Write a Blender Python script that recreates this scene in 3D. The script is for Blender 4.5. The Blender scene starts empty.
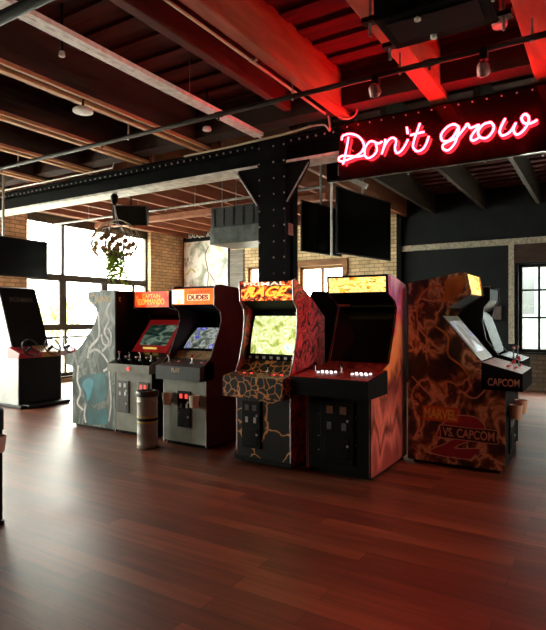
import bpy, bmesh, math, random
from mathutils import Vector, Matrix
random.seed(7)
PI = math.pi
sc = bpy.context.scene
COL = sc.collection

# ------------------------------------------------------------------ helpers
def tag(o, label=None, cat=None, group=None, kind=None):
    if label: o['label'] = label
    if cat: o['category'] = cat
    if group: o['group'] = group
    if kind: o['kind'] = kind
    return o

def empty(name, loc=(0, 0, 0), rz=0, label=None, cat=None, group=None):
    o = bpy.data.objects.new(name, None); COL.objects.link(o)
    o.location = loc; o.rotation_euler = (0, 0, rz)
    o.empty_display_size = .1
    return tag(o, label, cat, group)

class MB:
    def __init__(s): s.bm = bmesh.new()
    def box(s, x0, x1, y0, y1, z0, z1, bev=0, M=None):
        r = bmesh.ops.create_cube(s.bm, size=1)
        vs = r['verts']
        for v in vs:
            v.co = Vector((x0 + (v.co.x + .5) * (x1 - x0), y0 + (v.co.y + .5) * (y1 - y0), z0 + (v.co.z + .5) * (z1 - z0)))
        if bev:
            es = list({e for v in vs for e in v.link_edges})
            rr = bmesh.ops.bevel(s.bm, geom=es, offset=bev, segments=2, affect='EDGES', profile=.5)
            vs = list({v for f in rr['faces'] for v in f.verts})
        if M: bmesh.ops.transform(s.bm, matrix=M, verts=vs)
        return s
    def prism(s, prof, x0, x1, M=None):
        """profile in (y,z) extruded along x"""
        a = [s.bm.verts.new((x0, p[0], p[1])) for p in prof]
        b = [s.bm.verts.new((x1, p[0], p[1])) for p in prof]
        n = len(prof)
        s.bm.faces.new(a); s.bm.faces.new(b[::-1])
        for i in range(n):
            s.bm.faces.new((a[i], b[i], b[(i + 1) % n], a[(i + 1) % n]))
        if M: bmesh.ops.transform(s.bm, matrix=M, verts=a + b)
        return s
    def strip(s, p0, p1, x0, x1, t):
        """board between two (y,z) points, thickness t put behind it"""
        d = Vector((p1[0] - p0[0], p1[1] - p0[1])); d.normalize()
        n = Vector((d.y, -d.x)) * t
        return s.prism([p0, p1, (p1[0] + n.x, p1[1] + n.y), (p0[0] + n.x, p0[1] + n.y)], x0, x1)
    def tube(s, pts, r, seg=8, closed=False, cap=True):
        pts = [Vector(p) for p in pts]; n = len(pts); rings = []
        up = None
        for i, p in enumerate(pts):
            if closed: t = pts[(i + 1) % n] - pts[i - 1]
            else: t = pts[min(i + 1, n - 1)] - pts[max(i - 1, 0)]
            if t.length < 1e-9: t = Vector((0, 0, 1))
            t.normalize()
            if up is None:
                up = Vector((0, 0, 1)) if abs(t.z) < .9 else Vector((1, 0, 0))
            a = up - t * up.dot(t)
            if a.length < 1e-6: a = t.orthogonal()
            a.normalize(); b = t.cross(a); up = a
            rr = r[i] if isinstance(r, (list, tuple)) else r
            rings.append([s.bm.verts.new(p + (a * math.cos(2 * PI * k / seg) + b * math.sin(2 * PI * k / seg)) * rr) for k in range(seg)])
        m = n if closed else n - 1
        for i in range(m):
            A, B = rings[i], rings[(i + 1) % n]
            for k in range(seg):
                s.bm.faces.new((A[k], A[(k + 1) % seg], B[(k + 1) % seg], B[k]))
        if cap and not closed:
            s.bm.faces.new(rings[0][::-1]); s.bm.faces.new(rings[-1])
        return s
    def cyl(s, c, r, h, seg=24, axis='z', r2=None):
        c = Vector(c); d = {'x': Vector((1, 0, 0)), 'y': Vector((0, 1, 0)), 'z': Vector((0, 0, 1))}[axis] * h
        return s.tube([c, c + d], [r, r if r2 is None else r2], seg)
    def lathe(s, prof, c=(0, 0, 0), seg=32, M=None):
        c = Vector(c); rings = []; vs = []
        for (r, z) in prof:
            ring = [s.bm.verts.new(c + Vector((max(r, 1e-4) * math.cos(2 * PI * k / seg), max(r, 1e-4) * math.sin(2 * PI * k / seg), z))) for k in range(seg)]
            rings.append(ring); vs += ring
        for i in range(len(rings) - 1):
            for k in range(seg):
                s.bm.faces.new((rings[i][k], rings[i][(k + 1) % seg], rings[i + 1][(k + 1) % seg], rings[i + 1][k]))
        s.bm.faces.new(rings[0][::-1]); s.bm.faces.new(rings[-1])
        if M: bmesh.ops.transform(s.bm, matrix=M, verts=vs)
        return s
    def sphere(s, c, r, u=12, v=8, sc_=(1, 1, 1)):
        q = bmesh.ops.create_uvsphere(s.bm, u_segments=u, v_segments=v, radius=r)
        for w in q['verts']: w.co = Vector((w.co.x * sc_[0], w.co.y * sc_[1], w.co.z * sc_[2])) + Vector(c)
        return s
    def mesh(s, me, M):
        n0 = len(s.bm.verts); s.bm.from_mesh(me); s.bm.verts.ensure_lookup_table()
        bmesh.ops.transform(s.bm, matrix=M, verts=s.bm.verts[n0:])
        return s
    def build(s, name, m, parent=None, smooth=False, label=None, kind=None):
        bmesh.ops.recalc_face_normals(s.bm, faces=s.bm.faces[:])
        me = bpy.data.meshes.new(name); s.bm.to_mesh(me); s.bm.free()
        if smooth:
            for p in me.polygons: p.use_smooth = True
        me.materials.append(m)
        o = bpy.data.objects.new(name, me); COL.objects.link(o)
        if parent: o.parent = parent
        if smooth:
            me.set_sharp_from_angle(angle=math.radians(40))
        return tag(o, label, None, None, kind)

def copy_tree(o, parent=None):
    c = o.copy(); COL.objects.link(c)
    if parent: c.parent = parent
    for ch in o.children: copy_tree(ch, c)
    return c

def spline(pts, n=6, closed=False):
    P = [Vector(p) for p in pts]; out = []; m = len(P)
    rng = range(m) if closed else range(m - 1)
    for i in rng:
        if closed: p0, p1, p2, p3 = P[i - 1], P[i], P[(i + 1) % m], P[(i + 2) % m]
        else: p0, p1, p2, p3 = P[max(i - 1, 0)], P[i], P[i + 1], P[min(i + 2, m - 1)]
        for k in range(n):
            t = k / n
            out.append(.5 * ((2 * p1) + (p2 - p0) * t + (2 * p0 - 5 * p1 + 4 * p2 - p3) * t * t + (3 * p1 - p0 - 3 * p2 + p3) * t ** 3))
    if not closed: out.append(P[-1])
    return out

_txt = {}
def text_mesh(t, bold=0, ext=.0):
    cu = bpy.data.curves.new('t', 'FONT'); cu.body = t; cu.size = 1; cu.extrude = ext; cu.offset = bold
    o = bpy.data.objects.new('t', cu); COL.objects.link(o)
    dg = bpy.context.evaluated_depsgraph_get(); dg.update()
    me = bpy.data.meshes.new_from_object(o.evaluated_get(dg))
    bpy.data.objects.remove(o)
    xs = [v.co.x for v in me.vertices]; ys = [v.co.y for v in me.vertices]
    x0, x1, y0, y1 = min(xs), max(xs), min(ys), max(ys)
    for v in me.vertices:
        v.co.x = (v.co.x - x0) / (x1 - x0) - .5; v.co.y = (v.co.y - y0) / (y1 - y0) - .5
    return me
def lettering(t, c, w, h, xd, yd, m, parent, bold=0, thick=.002, name='lettering', label=None, slant=0):
    xd, yd = Vector(xd).normalized(), Vector(yd).normalized(); nd = xd.cross(yd)
    me = text_mesh(t, bold, .5)
    M = Matrix(((xd.x * w, yd.x * h, nd.x * thick, c[0]), (xd.y * w, yd.y * h, nd.y * thick, c[1]), (xd.z * w, yd.z * h, nd.z * thick, c[2]), (0, 0, 0, 1)))
    if slant: M = M @ Matrix(((1, slant, 0, 0), (0, 1, 0, 0), (0, 0, 1, 0), (0, 0, 0, 1)))
    return MB().mesh(me, M).build(name, m, parent, label=label)

# ------------------------------------------------------------------ materials
def nt(name):
    m = bpy.data.materials.new(name); m.use_nodes = True
    t = m.node_tree; b = t.nodes['Principled BSDF']
    return m, t, b
def c4(c): return (c[0], c[1], c[2], 1)
def N(t, ty, **kw):
    n = t.nodes.new(ty)
    for k, v in kw.items():
        if k in n.inputs: n.inputs[k].default_value = v
        else: setattr(n, k, v)
    return n
def ramp(t, fac, stops, interp='LINEAR'):
    r = t.nodes.new('ShaderNodeValToRGB'); e = r.color_ramp; e.interpolation = interp
    while len(e.elements) < len(stops): e.elements.new(.5)
    for el, (p, c) in zip(e.elements, stops): el.position = p; el.color = c4(c)
    t.links.new(fac, r.inputs[0]); return r.outputs[0]
def coords(t, scale=(1, 1, 1), rot=(0, 0, 0)):
    tc = t.nodes.new('ShaderNodeTexCoord'); mp = t.nodes.new('ShaderNodeMapping')
    mp.inputs['Scale'].default_value = scale; mp.inputs['Rotation'].default_value = rot
    t.links.new(tc.outputs['Object'], mp.inputs[0]); return mp.outputs[0]
def mat(name, col, rough=.5, metal=0, emis=None, es=0, var=.12, vs=12, bump=0, spec=.5):
    m, t, b = nt(name)
    b.inputs['Roughness'].default_value = rough; b.inputs['Metallic'].default_value = metal
    b.inputs['Specular IOR Level'].default_value = spec
    v = coords(t); n = N(t, 'ShaderNodeTexNoise', Scale=vs, Detail=4.0); t.links.new(v, n.inputs['Vector'])
    lo = [x * (1 - var) for x in col]; hi = [min(1, x * (1 + var)) for x in col]
    t.links.new(ramp(t, n.outputs['Fac'], [(.3, lo), (.7, hi)]), b.inputs['Base Color'])
    if bump:
        bp = N(t, 'ShaderNodeBump', Strength=bump, Distance=.02); t.links.new(n.outputs['Fac'], bp.inputs['Height']); t.links.new(bp.outputs[0], b.inputs['Normal'])
    if emis:
        b.inputs['Emission Color'].default_value = c4(emis); b.inputs['Emission Strength'].default_value = es
    return m
def art(name, stops, scale=4, dist=2, rough=.35, emit=0, stretch=(1, 1, 1), detail=4, interp='LINEAR', rot=(0, 0, 0), spec=.5):
    m, t, b = nt(name); b.inputs['Roughness'].default_value = rough
    b.inputs['Specular IOR Level'].default_value = spec
    v = coords(t, stretch, rot)
    n = N(t, 'ShaderNodeTexNoise', Scale=scale, Detail=float(detail), Distortion=float(dist)); t.links.new(v, n.inputs['Vector'])
    c = ramp(t, n.outputs['Fac'], stops, interp)
    t.links.new(c, b.inputs['Base Color'])
    if emit:
        t.links.new(c, b.inputs['Emission Color']); b.inputs['Emission Strength'].default_value = emit
    return m
def crack(name, scale=10, w=.05, base=(.012, .011, .01), hot=(.75, .3, .07), emit=0, base2=(.05, .035, .025)):
    m, t, b = nt(name); b.inputs['Roughness'].default_value = .4
    v = coords(t); ns = N(t, 'ShaderNodeTexNoise', Scale=6.0, Detail=3.0); t.links.new(v, ns.inputs['Vector'])
    mx = N(t, 'ShaderNodeMixRGB'); mx.inputs[0].default_value = .12; t.links.new(v, mx.inputs[1]); t.links.new(ns.outputs['Color'], mx.inputs[2])
    vo = N(t, 'ShaderNodeTexVoronoi', feature='DISTANCE_TO_EDGE', Scale=float(scale)); t.links.new(mx.outputs[0], vo.inputs['Vector'])
    c = ramp(t, vo.outputs['Distance'], [(0, hot), (w, [x * .6 for x in hot]), (w * 1.8, base2), (w * 4, base)])
    t.links.new(c, b.inputs['Base Color'])
    return m
def brick(name, axis, c1, c2, mortar, rough=.85):
    m, t, b = nt(name); b.inputs['Roughness'].default_value = rough
    tc = t.nodes.new('ShaderNodeTexCoord'); sp = t.nodes.new('ShaderNodeSeparateXYZ'); cb = t.nodes.new('ShaderNodeCombineXYZ')
    t.links.new(tc.outputs['Object'], sp.inputs[0]); t.links.new(sp.outputs[axis], cb.inputs[0]); t.links.new(sp.outputs['Z'], cb.inputs[1])
    br = N(t, 'ShaderNodeTexBrick', Scale=1.0); br.inputs['Brick Width'].default_value = .23; br.inputs['Row Height'].default_value = .085
    br.inputs['Mortar Size'].default_value = .009; br.inputs['Color1'].default_value = c4(c1); br.inputs['Color2'].default_value = c4(c2); br.inputs['Mortar'].default_value = c4(mortar)
    t.links.new(cb.outputs[0], br.inputs['Vector'])
    n = N(t, 'ShaderNodeTexNoise', Scale=3.0, Detail=5.0); t.links.new(tc.outputs['Object'], n.inputs['Vector'])
    mx = N(t, 'ShaderNodeMixRGB', blend_type='MULTIPLY'); mx.inputs[0].default_value = .7
    t.links.new(br.outputs['Color'], mx.inputs[1]); t.links.new(ramp(t, n.outputs['Fac'], [(.3, (.55, .5, .45)), (.65, (1.2, 1.15, 1.1))]), mx.inputs[2])
    t.links.new(mx.outputs[0], b.inputs['Base Color'])
    bp = N(t, 'ShaderNodeBump', Strength=.6, Distance=.01); bp.invert = True; t.links.new(br.outputs['Fac'], bp.inputs['Height']); t.links.new(bp.outputs[0], b.inputs['Normal'])
    return m
def wood(name, c1, c2, axis='Y', rough=.7, sc_=3, bump=.3):
    m, t, b = nt(name); b.inputs['Roughness'].default_value = rough
    st = {'X': (.15, 1, 1), 'Y': (1, .15, 1), 'Z': (1, 1, .15)}[axis]
    v = coords(t, st); n = N(t, 'ShaderNodeTexNoise', Scale=float(sc_) * 4, Detail=6.0, Distortion=.6); t.links.new(v, n.inputs['Vector'])
    t.links.new(ramp(t, n.outputs['Fac'], [(.28, c1), (.7, c2)]), b.inputs['Base Color'])
    bp = N(t, 'ShaderNodeBump', Strength=bump, Distance=.02); t.links.new(n.outputs['Fac'], bp.inputs['Height']); t.links.new(bp.outputs[0], b.inputs['Normal'])
    return m
def floor_mat():
    m, t, b = nt('plank_floor')
    tc = t.nodes.new('ShaderNodeTexCoord')
    br = N(t, 'ShaderNodeTexBrick', Scale=1.0); br.inputs['Brick Width'].default_value = 1.25; br.inputs['Row Height'].default_value = .13
    br.inputs['Mortar Size'].default_value = .0022; br.inputs['Mortar Smooth'].default_value = .3; br.offset = .37
    br.inputs['Color1'].default_value = (0, 0, 0, 1); br.inputs['Color2'].default_value = (1, 1, 1, 1); br.inputs['Mortar'].default_value = (0, 0, 0, 1)
    t.links.new(tc.outputs['Object'], br.inputs['Vector'])
    mp = N(t, 'ShaderNodeMapping'); mp.inputs['Scale'].default_value = (.35, 5, 1); t.links.new(tc.outputs['Object'], mp.inputs[0])
    n = N(t, 'ShaderNodeTexNoise', Scale=4.0, Detail=7.0, Distortion=.8); t.links.new(mp.outputs[0], n.inputs['Vector'])
    mx = N(t, 'ShaderNodeMixRGB'); mx.inputs[0].default_value = .33; t.links.new(n.outputs['Fac'], mx.inputs[1]); t.links.new(br.outputs['Color'], mx.inputs[2])
    c = ramp(t, mx.outputs[0], [(.2, (.055, .012, .005)), (.5, (.14, .032, .012)), (.8, (.28, .075, .028))])
    m2 = N(t, 'ShaderNodeMixRGB'); t.links.new(br.outputs['Fac'], m2.inputs[0]); t.links.new(c, m2.inputs[1]); m2.inputs[2].default_value = (.02, .007, .005, 1)
    t.links.new(m2.outputs[0], b.inputs['Base Color'])
    n2 = N(t, 'ShaderNodeTexNoise', Scale=1.3, Detail=4.0); t.links.new(tc.outputs['Object'], n2.inputs['Vector'])
    mr = N(t, 'ShaderNodeMapRange'); mr.inputs['To Min'].default_value = .33; mr.inputs['To Max'].default_value = .5; t.links.new(n2.outputs['Fac'], mr.inputs[0])
    t.links.new(mr.outputs[0], b.inputs['Roughness']); b.inputs['Specular IOR Level'].default_value = .75
    bp = N(t, 'ShaderNodeBump', Strength=.12, Distance=.01); t.links.new(mx.outputs[0], bp.inputs['Height']); t.links.new(bp.outputs[0], b.inputs['Normal'])
    return m
def glass_mat():
    m = bpy.data.materials.new('window_glass'); m.use_nodes = True; t = m.node_tree; t.nodes.clear()
    o = t.nodes.new('ShaderNodeOutputMaterial'); a = N(t, 'ShaderNodeBsdfTransparent'); a.inputs[0].default_value = (.96, .98, .96, 1)
    g = N(t, 'ShaderNodeBsdfGlossy', Roughness=.03); x = t.nodes.new('ShaderNodeMixShader'); x.inputs[0].default_value = .05
    t.links.new(a.outputs[0], x.inputs[1]); t.links.new(g.outputs[0], x.inputs[2]); t.links.new(x.outputs[0], o.inputs[0])
    return m

BLACK = mat('black_laminate', (.005, .0045, .0045), .6, bump=.05, vs=40, spec=.12)
BLACKG = mat('gloss_black', (.002, .002, .002), .2, vs=5, spec=.25)
BLACKM = mat('black_metal', (.006, .006, .006), .5, 0, spec=.2)
IRON = mat('dark_iron', (.0045, .005, .005), .55, 0, var=.4, vs=8, bump=.15, spec=.06)
RIVET = mat('rivet_grey', (.45, .45, .42), .35)
GREY = mat('grey_panel', (.30, .31, .25), .45, var=.2, vs=5)
GREYD = mat('slate_panel', (.05, .06, .062), .4, var=.2, vs=6)
SILV = mat('silver_edge', (.55, .55, .53), .3, .7)
STEEL = mat('galvanised_steel', (.42, .42, .40), .42, .5, var=.35, vs=20, bump=.1)
WHITEP = mat('white_paint', (.85, .85, .82), .5, var=.2, vs=14)
CREAM = mat('cream_conduit', (.55, .48, .34), .4, .2)
WHITE = mat('white_plastic', (.8, .8, .8), .3)
LED = mat('lit_button', (.8, .8, .8), .3, emis=(1, 1, 1), es=1.0)
REDB = mat('red_plastic', (.5, .02, .02), .3)
REDL = mat('red_lit_plastic', (.6, .03, .03), .3, emis=(1, .08, .06), es=.8)
BRASS = mat('tan_plastic', (.5, .3, .2), .4)
CUPM = mat('beige_cup', (.8, .68, .5), .35)
FRAME = mat('bronze_frame', (.06, .045, .022), .5, var=.4, vs=6)
FRAMEW = wood('orange_wood_frame', (.18, .08, .03), (.38, .18, .07), 'X')
GLASS = glass_mat()
BEAM = wood('timber_beam', (.30, .06, .03), (.5, .12, .055), 'Y', .65)
JOIST = wood('timber_joist', (.24, .075, .035), (.36, .13, .06), 'Y', .7)
JOISTD = wood('shade_dark_joist', (.03, .012, .008), (.06, .022, .015), 'Y', .7)  # shade of the joist sides put into the wood colour
JOISTLIT = wood('lit_joist_edge', (.5, .27, .12), (.75, .45, .22), 'Y', .6)  # lit joist undersides put into a pale wood colour
JOISTR = wood('dark_joist', (.018, .008, .005), (.04, .02, .011), 'Y', .7)
DECK = wood('timber_deck', (.035, .005, .004), (.14, .016, .011), 'X', .85)
FLOORM = floor_mat()
TAN = brick('tan_brick_back', 'X', (.66, .50, .27), (.86, .68, .42), (.34, .25, .15))
TANL = brick('tan_brick_left', 'Y', (.75, .52, .30), (.92, .70, .44), (.4, .28, .18))
DARKW = mat('charcoal_paint', (.015, .018, .0185), .8, var=.15, vs=3, spec=.15)
STONE = mat('stone_trim', (.42, .38, .29), .8, var=.4, vs=20, bump=.3)
SIDING = wood('grey_boards', (.13, .12, .10), (.25, .23, .2), 'X')

# ------------------------------------------------------------------ camera
H = 1.45; F = 540.0
cam_d = bpy.data.cameras.new('camera'); cam = bpy.data.objects.new('camera', cam_d); COL.objects.link(cam)
cam_d.sensor_fit = 'HORIZONTAL'; cam_d.sensor_width = 36; cam_d.lens = F / 546 * 36
cam_d.clip_end = 200
YAW = math.atan2(334, 540)
cam.location = (0, 0, H); cam.rotation_euler = (PI / 2, 0, YAW)
cam_d.shift_y = 1.0 / 546
sc.camera = cam
FW = Vector((-math.sin(YAW), math.cos(YAW), 0)); RT = Vector((math.cos(YAW), math.sin(YAW), 0))

# ------------------------------------------------------------------ room
XL, XR, YB, YF, ZC = -10.2, 4.0, 11.6, -5.0, 4.02
MB().box(XL - .3, XR + .3, YF - .3, YB + .3, -.2, 0).build('floor', FLOORM, kind='structure')
# ceiling deck: boards running along X, alternately stepped
mb = MB(); y = YF - .2; k = 0
while y < YB + .2:
    mb.box(XL - .2, XR + .2, y, y + .152, ZC + (0 if k % 2 else .035), ZC + .1); y += .155; k += 1
mb.box(XL - .3, XR + .3, YF - .3, YB + .3, ZC + .09, ZC + .2)
mb.build('ceiling', DECK, kind='structure')

def wall_open(name, axis, at, thick, a0, a1, z0, z1, holes, m):
    """wall of boxes around rectangular openings (a0,a1,z0,z1)"""
    mb = MB()
    def b(p0, p1, q0, q1):
        if p1 - p0 < 1e-4 or q1 - q0 < 1e-4: return
        if axis == 'Y': mb.box(at, at + thick, p0, p1, q0, q1)
        else: mb.box(p0, p1, at, at + thick, q0, q1)
    cur = a0
    for (h0, h1, g0, g1) in sorted(holes):
        b(cur, h0, z0, z1); b(h0, h1, z0, g0); b(h0, h1, g1, z1); cur = h1
    b(cur, a1, z0, z1)
    return mb.build(name, m, kind='structure')
WL = [(6.83, 10.37, .12, 3.66), (2.6, 6.1, .12, 3.4), (-1.4, 1.0, .8, 2.6)]
wall_open('wall_left', 'Y', XL - .3, .3, YF - .3, YB + .3, 0, ZC, WL, TANL)
WB = [(-8.0, -7.35, .8, 2.72), (-6.45, -5.25, .8, 2.66)]
WBR = [(-1.49, .35, .74, 2.47)]
wall_open('wall_back_brick', 'X', YB, .3, XL, -3.85, 0, ZC, WB, TAN)
wall_open('wall_back_dark', 'X', YB, .3, -3.85, XR + .3, 0, ZC, WBR, DARKW)
WR = [(4.8, 6.8, .9, 2.4)]  # added opening out of view, lights the machines' right-hand sides
wall_open('wall_right', 'Y', XR, .3, YF - .3, YB, 0, ZC, WR, DARKW)
MB().box(XL, XR, YF - .3, YF, 0, ZC).build('wall_front', DARKW, kind='structure')
# stone lintel band and stone jamb on the dark wall, plank boards and brown lower band
MB().box(-3.85, XR, YB - .06, YB, 2.86, 2.98).build('trim_1', STONE, kind='structure')
MB().box(-1.66, -1.56, YB - .05, YB, .9, 2.86).build('trim_2', STONE, kind='structure')
MB().box(-3.93, -3.83, YB - .1, YB + .0, 0, ZC).build('trim_3', IRON, kind='structure')
MB().box(-1.56, XR, YB - .04, YB, 2.50, 2.86).build('trim_4', wood('dark_brown_header', (.03, .014, .008), (.06, .03, .016), 'X'), kind='structure')
MB().box(-1.56, XR, YB - .04, YB, 0, .70).build('trim_5', brick('brown_brick_dado', 'X', (.08, .05, .03), (.12, .08, .05), (.04, .03, .02)), kind='structure')
mb = MB()
z = .2
while z < 3.2:
    mb.box(-8.5, -8.06, YB - .035, YB, z, z + .11); mb.box(-7.29, -6.6, YB - .035, YB, z, z + .11); z += .12
mb.build('trim_6', SIDING, kind='structure')
MB().box(-3.83, -1.66, YB - .02, YB, 0, .12).build('baseboard_back', BLACK, kind='structure')

# windows --------------------------------------------------------------
wn = [0]
def window(axis, at, h, bars_v, bars_h, m, fw=.07, casing=None, flip=False):
    """bars_v: (pos, halfwidth, z0, z1) ; bars_h: (z, halfwidth, a0, a1)"""
    wn[0] += 1
    a0, a1, z0, z1 = h
    t = empty('window_%d' % wn[0], (at, (a0 + a1) / 2, z0) if axis == 'Y' else ((a0 + a1) / 2, at, z0)); t['kind'] = 'structure'
    def bx(mb, p0, p1, q0, q1, d0=-.04, d1=.04):
        if axis == 'Y': mb.box(d0, d1, p0 - (a0 + a1) / 2, p1 - (a0 + a1) / 2, q0 - z0, q1 - z0)
        else: mb.box(p0 - (a0 + a1) / 2, p1 - (a0 + a1) / 2, d0, d1, q0 - z0, q1 - z0)
    mb = MB()
    bx(mb, a0, a0 + fw, z0, z1); bx(mb, a1 - fw, a1, z0, z1); bx(mb, a0, a1, z0, z0 + fw); bx(mb, a0, a1, z1 - fw, z1)
    mb.build('window_frame', m, t)
    if bars_v or bars_h:
        mb = MB()
        for (p, hw, q0, q1) in bars_v: bx(mb, p - hw, p + hw, q0, q1, -.035, .035)
        for (q, hw, p0, p1) in bars_h: bx(mb, p0, p1, q - hw, q + hw, -.032, .032)
        mb.build('mullion', m, t)
    mb = MB(); bx(mb, a0 + .01, a1 - .01, z0 + .01, z1 - .01, -.004, .004); mb.build('pane', GLASS, t)
    mb = MB()
    bx(mb, a0 - .05, a1 + .05, z0 - .04, z0, -.16 if axis == 'X' or flip else -.1, .1 if axis == 'X' or flip else .2)
    mb.build('window_sill', casing or m, t)
    if casing:
        mb = MB()
        bx(mb, a0 - .12, a0, z0, z1 + .14, -.19, -.12); bx(mb, a1, a1 + .12, z0, z1 + .14, -.19, -.12); bx(mb, a0, a1, z1, z1 + .14, -.19, -.12)
        mb.build('casing', casing, t)
    # daylight portal in the opening
    L = bpy.data.lights.new('daylight', 'AREA'); L.shape = 'RECTANGLE'; L.size = (a1 - a0); L.size_y = z1 - z0; L.cycles.is_portal = True
    lo = bpy.data.objects.new('daylight', L); COL.objects.link(lo)
    if axis == 'Y': lo.location = (at + (-.1 if flip else .1), (a0 + a1) / 2, (z0 + z1) / 2); lo.rotation_euler = (PI / 2, 0, PI / 2 if flip else -PI / 2)
    else: lo.location = ((a0 + a1) / 2, at - .1, (z0 + z1) / 2); lo.rotation_euler = (-PI / 2, 0, 0)
    return t
window('Y', XL - .15, WL[0], [(7.78, .035, 2.36, 3.66), (7.78, .09, 1.2, 2.3), (8.96, .09, .12, 2.3), (7.85, .03, .12, 1.2), (9.9, .03, .12, 2.3)],
       [(2.30, .075, 6.83, 10.37), (1.20, .065, 6.83, 10.37), (.98, .02, 6.83, 10.37), (3.56, .09, 6.83, 10.37)], FRAME)
window('Y', XL - .15, WL[1], [(4.3, .05, .12, 3.4)], [(1.2, .05, 2.6, 6.1), (2.3, .05, 2.6, 6.1)], FRAME)
window('Y', XL - .15, WL[2], [(-.2, .04, .8, 2.6)], [(1.7, .04, -1.4, 1.0)], FRAME)  # added window out of view, kept for the light it gives
window('X', YB + .15, WB[0], [], [(1.8, .03, -8.0, -7.35)], FRAMEW, .06)
window('X', YB + .15, WB[1], [(-5.85, .035, .8, 2.66)], [(1.7, .03, -6.45, -5.25)], FRAMEW, .07, FRAMEW)
window('X', YB + .15, WBR[0], [(-1.13, .02, .74, 2.47), (-.45, .02, .74, 2.47)], [(1.96, .018, -1.49, .35), (1.42, .018, -1.49, .35)], BLACKM, .06)

window('Y', XR + .15, WR[0], [(5.8, .03, .9, 2.4)], [(1.6, .03, 4.8, 6.8)], BLACKM, .06, flip=True)  # added unseen window, there for its light from the right

# ceiling beams and joists ----------------------------------------------
tn = [6]
def trim(mb, m):
    tn[0] += 1; return mb.build('trim_%d' % tn[0], m, kind='structure')
GY0, GY1 = 5.5, 5.8      # girder
for (x0, x1, zb) in [(-.56, -.36, 3.6), (-1.52, -1.35, 3.6), (-2.51, -2.38, 3.62)]:
    trim(MB().box(x0, x1, YF, GY0 + .02, zb, ZC + .03, .012), BEAM)
for (x0, x1, zb) in [(.45, .65, 3.6), (1.45, 1.65, 3.6), (2.45, 2.65, 3.6)]:
    trim(MB().box(x0, x1, YF, GY0 + .02, zb, ZC + .03, .012), BEAM)
trim(MB().box(-3.08, -2.98, YF, GY0 + .02, 3.74, ZC + .03, .01), wood('red_stained_beam', (.09, .02, .014), (.16, .035, .025), 'Y'))
for xc in (-4.47, -5.58, -6.62, -7.72, -8.85, -9.9):  # shade in the dark joists, lit undersides as added pale strips
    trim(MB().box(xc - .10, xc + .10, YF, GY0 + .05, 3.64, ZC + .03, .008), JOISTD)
    trim(MB().box(xc - .10, xc - .03, YF, GY0 + .05, 3.6, 3.64, .006), JOISTLIT)
    trim(MB().box(xc + .06, xc + .10, YF, GY0 + .05, 3.6, 3.64, .006), JOISTLIT)
xc = -9.95
while xc < 2.5:
    trim(MB().box(xc - .035, xc + .035, GY1 - .02, YB - .02, 3.62, ZC + .03, .006), JOIST if xc < -3.6 else JOISTR); xc += .62 if xc < -3.6 else 1.0
trim(MB().box(XL, -4.2, 8.55, 8.7, 3.5, 3.62, .01), JOIST)
trim(MB().box(XL, XR, 5.22, 5.45, 3.66, ZC + .03), JOISTD)

# iron girder and column --------------------------------------------------
g = empty('iron_girder', (-3.4, 5.65, 3.26), label='long black riveted iron girder running across the room under the ceiling', cat='girder')
def gy(v): return v - 5.65
mb = MB()
mb.box(XL + 3.41, XR + 3.39, gy(GY0), gy(GY1), .29, .32)
mb.box(XL + 3.41, XR + 3.39, gy(5.62), gy(5.68), .03, .29)
mb.box(XL + 3.41, XR + 3.39, gy(5.53), gy(5.62), .24, .29)
mb.build('web', IRON, g)
MB().box(XL + 3.41, XR + 3.39, gy(GY0), gy(GY1), 0, .03).build('bottom_flange', mat('window_lit_flange', (.8, .78, .70), .5, var=.3, vs=9), g, label='bottom flange with window light put into its pale colour')  # window light on the underside put into the flange's pale colour
mb = MB(); x = XL + 3.5
while x < XR + 3.3:
    mb.sphere((x, gy(5.53), .262), .014, 8, 5); x += .11
mb.build('rivet', RIVET, g, True)['kind'] = 'stuff'

c = empty('iron_column', (-3.42, 5.65, 0), label='black riveted iron column behind the arcade row', cat='column')
mb = MB()
mb.box(-.19, .19, -.15, -.12, .02, 3.26); mb.box(-.19, .19, .12, .15, .02, 3.26); mb.box(-.17, .15, -.12, .12, .02, 3.26)
mb.box(.15, .19, -.12, -.04, .02, 3.26); mb.box(.15, .19, .04, .12, .02, 3.26)
mb.box(-.2, .2, -.16, -.15, 3.26, 3.6)
mb.build('shaft', IRON, c)
MB().box(-.3, .3, -.26, .26, 0, .03, .004).build('base_plate', IRON, c)
mb = MB()
z = .25
while z < 3.6:
    for xx in (-.175, .03, .175): mb.sphere((xx, -.152 if z < 3.2 else -.162, z), .012, 8, 5)
    z += .19
mb.build('rivet', RIVET, c, True)['kind'] = 'stuff'
for s in (-1, 1):
    mb = MB()
    q = [(-.05, 3.26), (-.05, 3.24)]
    pr = [(s * .19, 3.26), (s * .19, 2.80), (s * .24, 2.80), (s * .50, 3.2), (s * .50, 3.26)]
    M = Matrix(((0, 1, 0, 0), (1, 0, 0, 0), (0, 0, 1, 0), (0, 0, 0, 1)))
    mb.prism(pr, -.14, -.12, M)
    mb.build('gusset', IRON, c)
    mb = MB(); mb.tube([(s * .21, -.15, 2.80), (s * .50, -.15, 3.22)], .011, 6); mb.build('gusset_edge', STEEL, c, label='pale bare edge of the gusset')
MB().box(.191, .197, -.09, .02, 2.42, 2.56).build('label_plate', mat('pink_label', (.35, .16, .14), .5), c, label='small pinkish plate')

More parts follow.
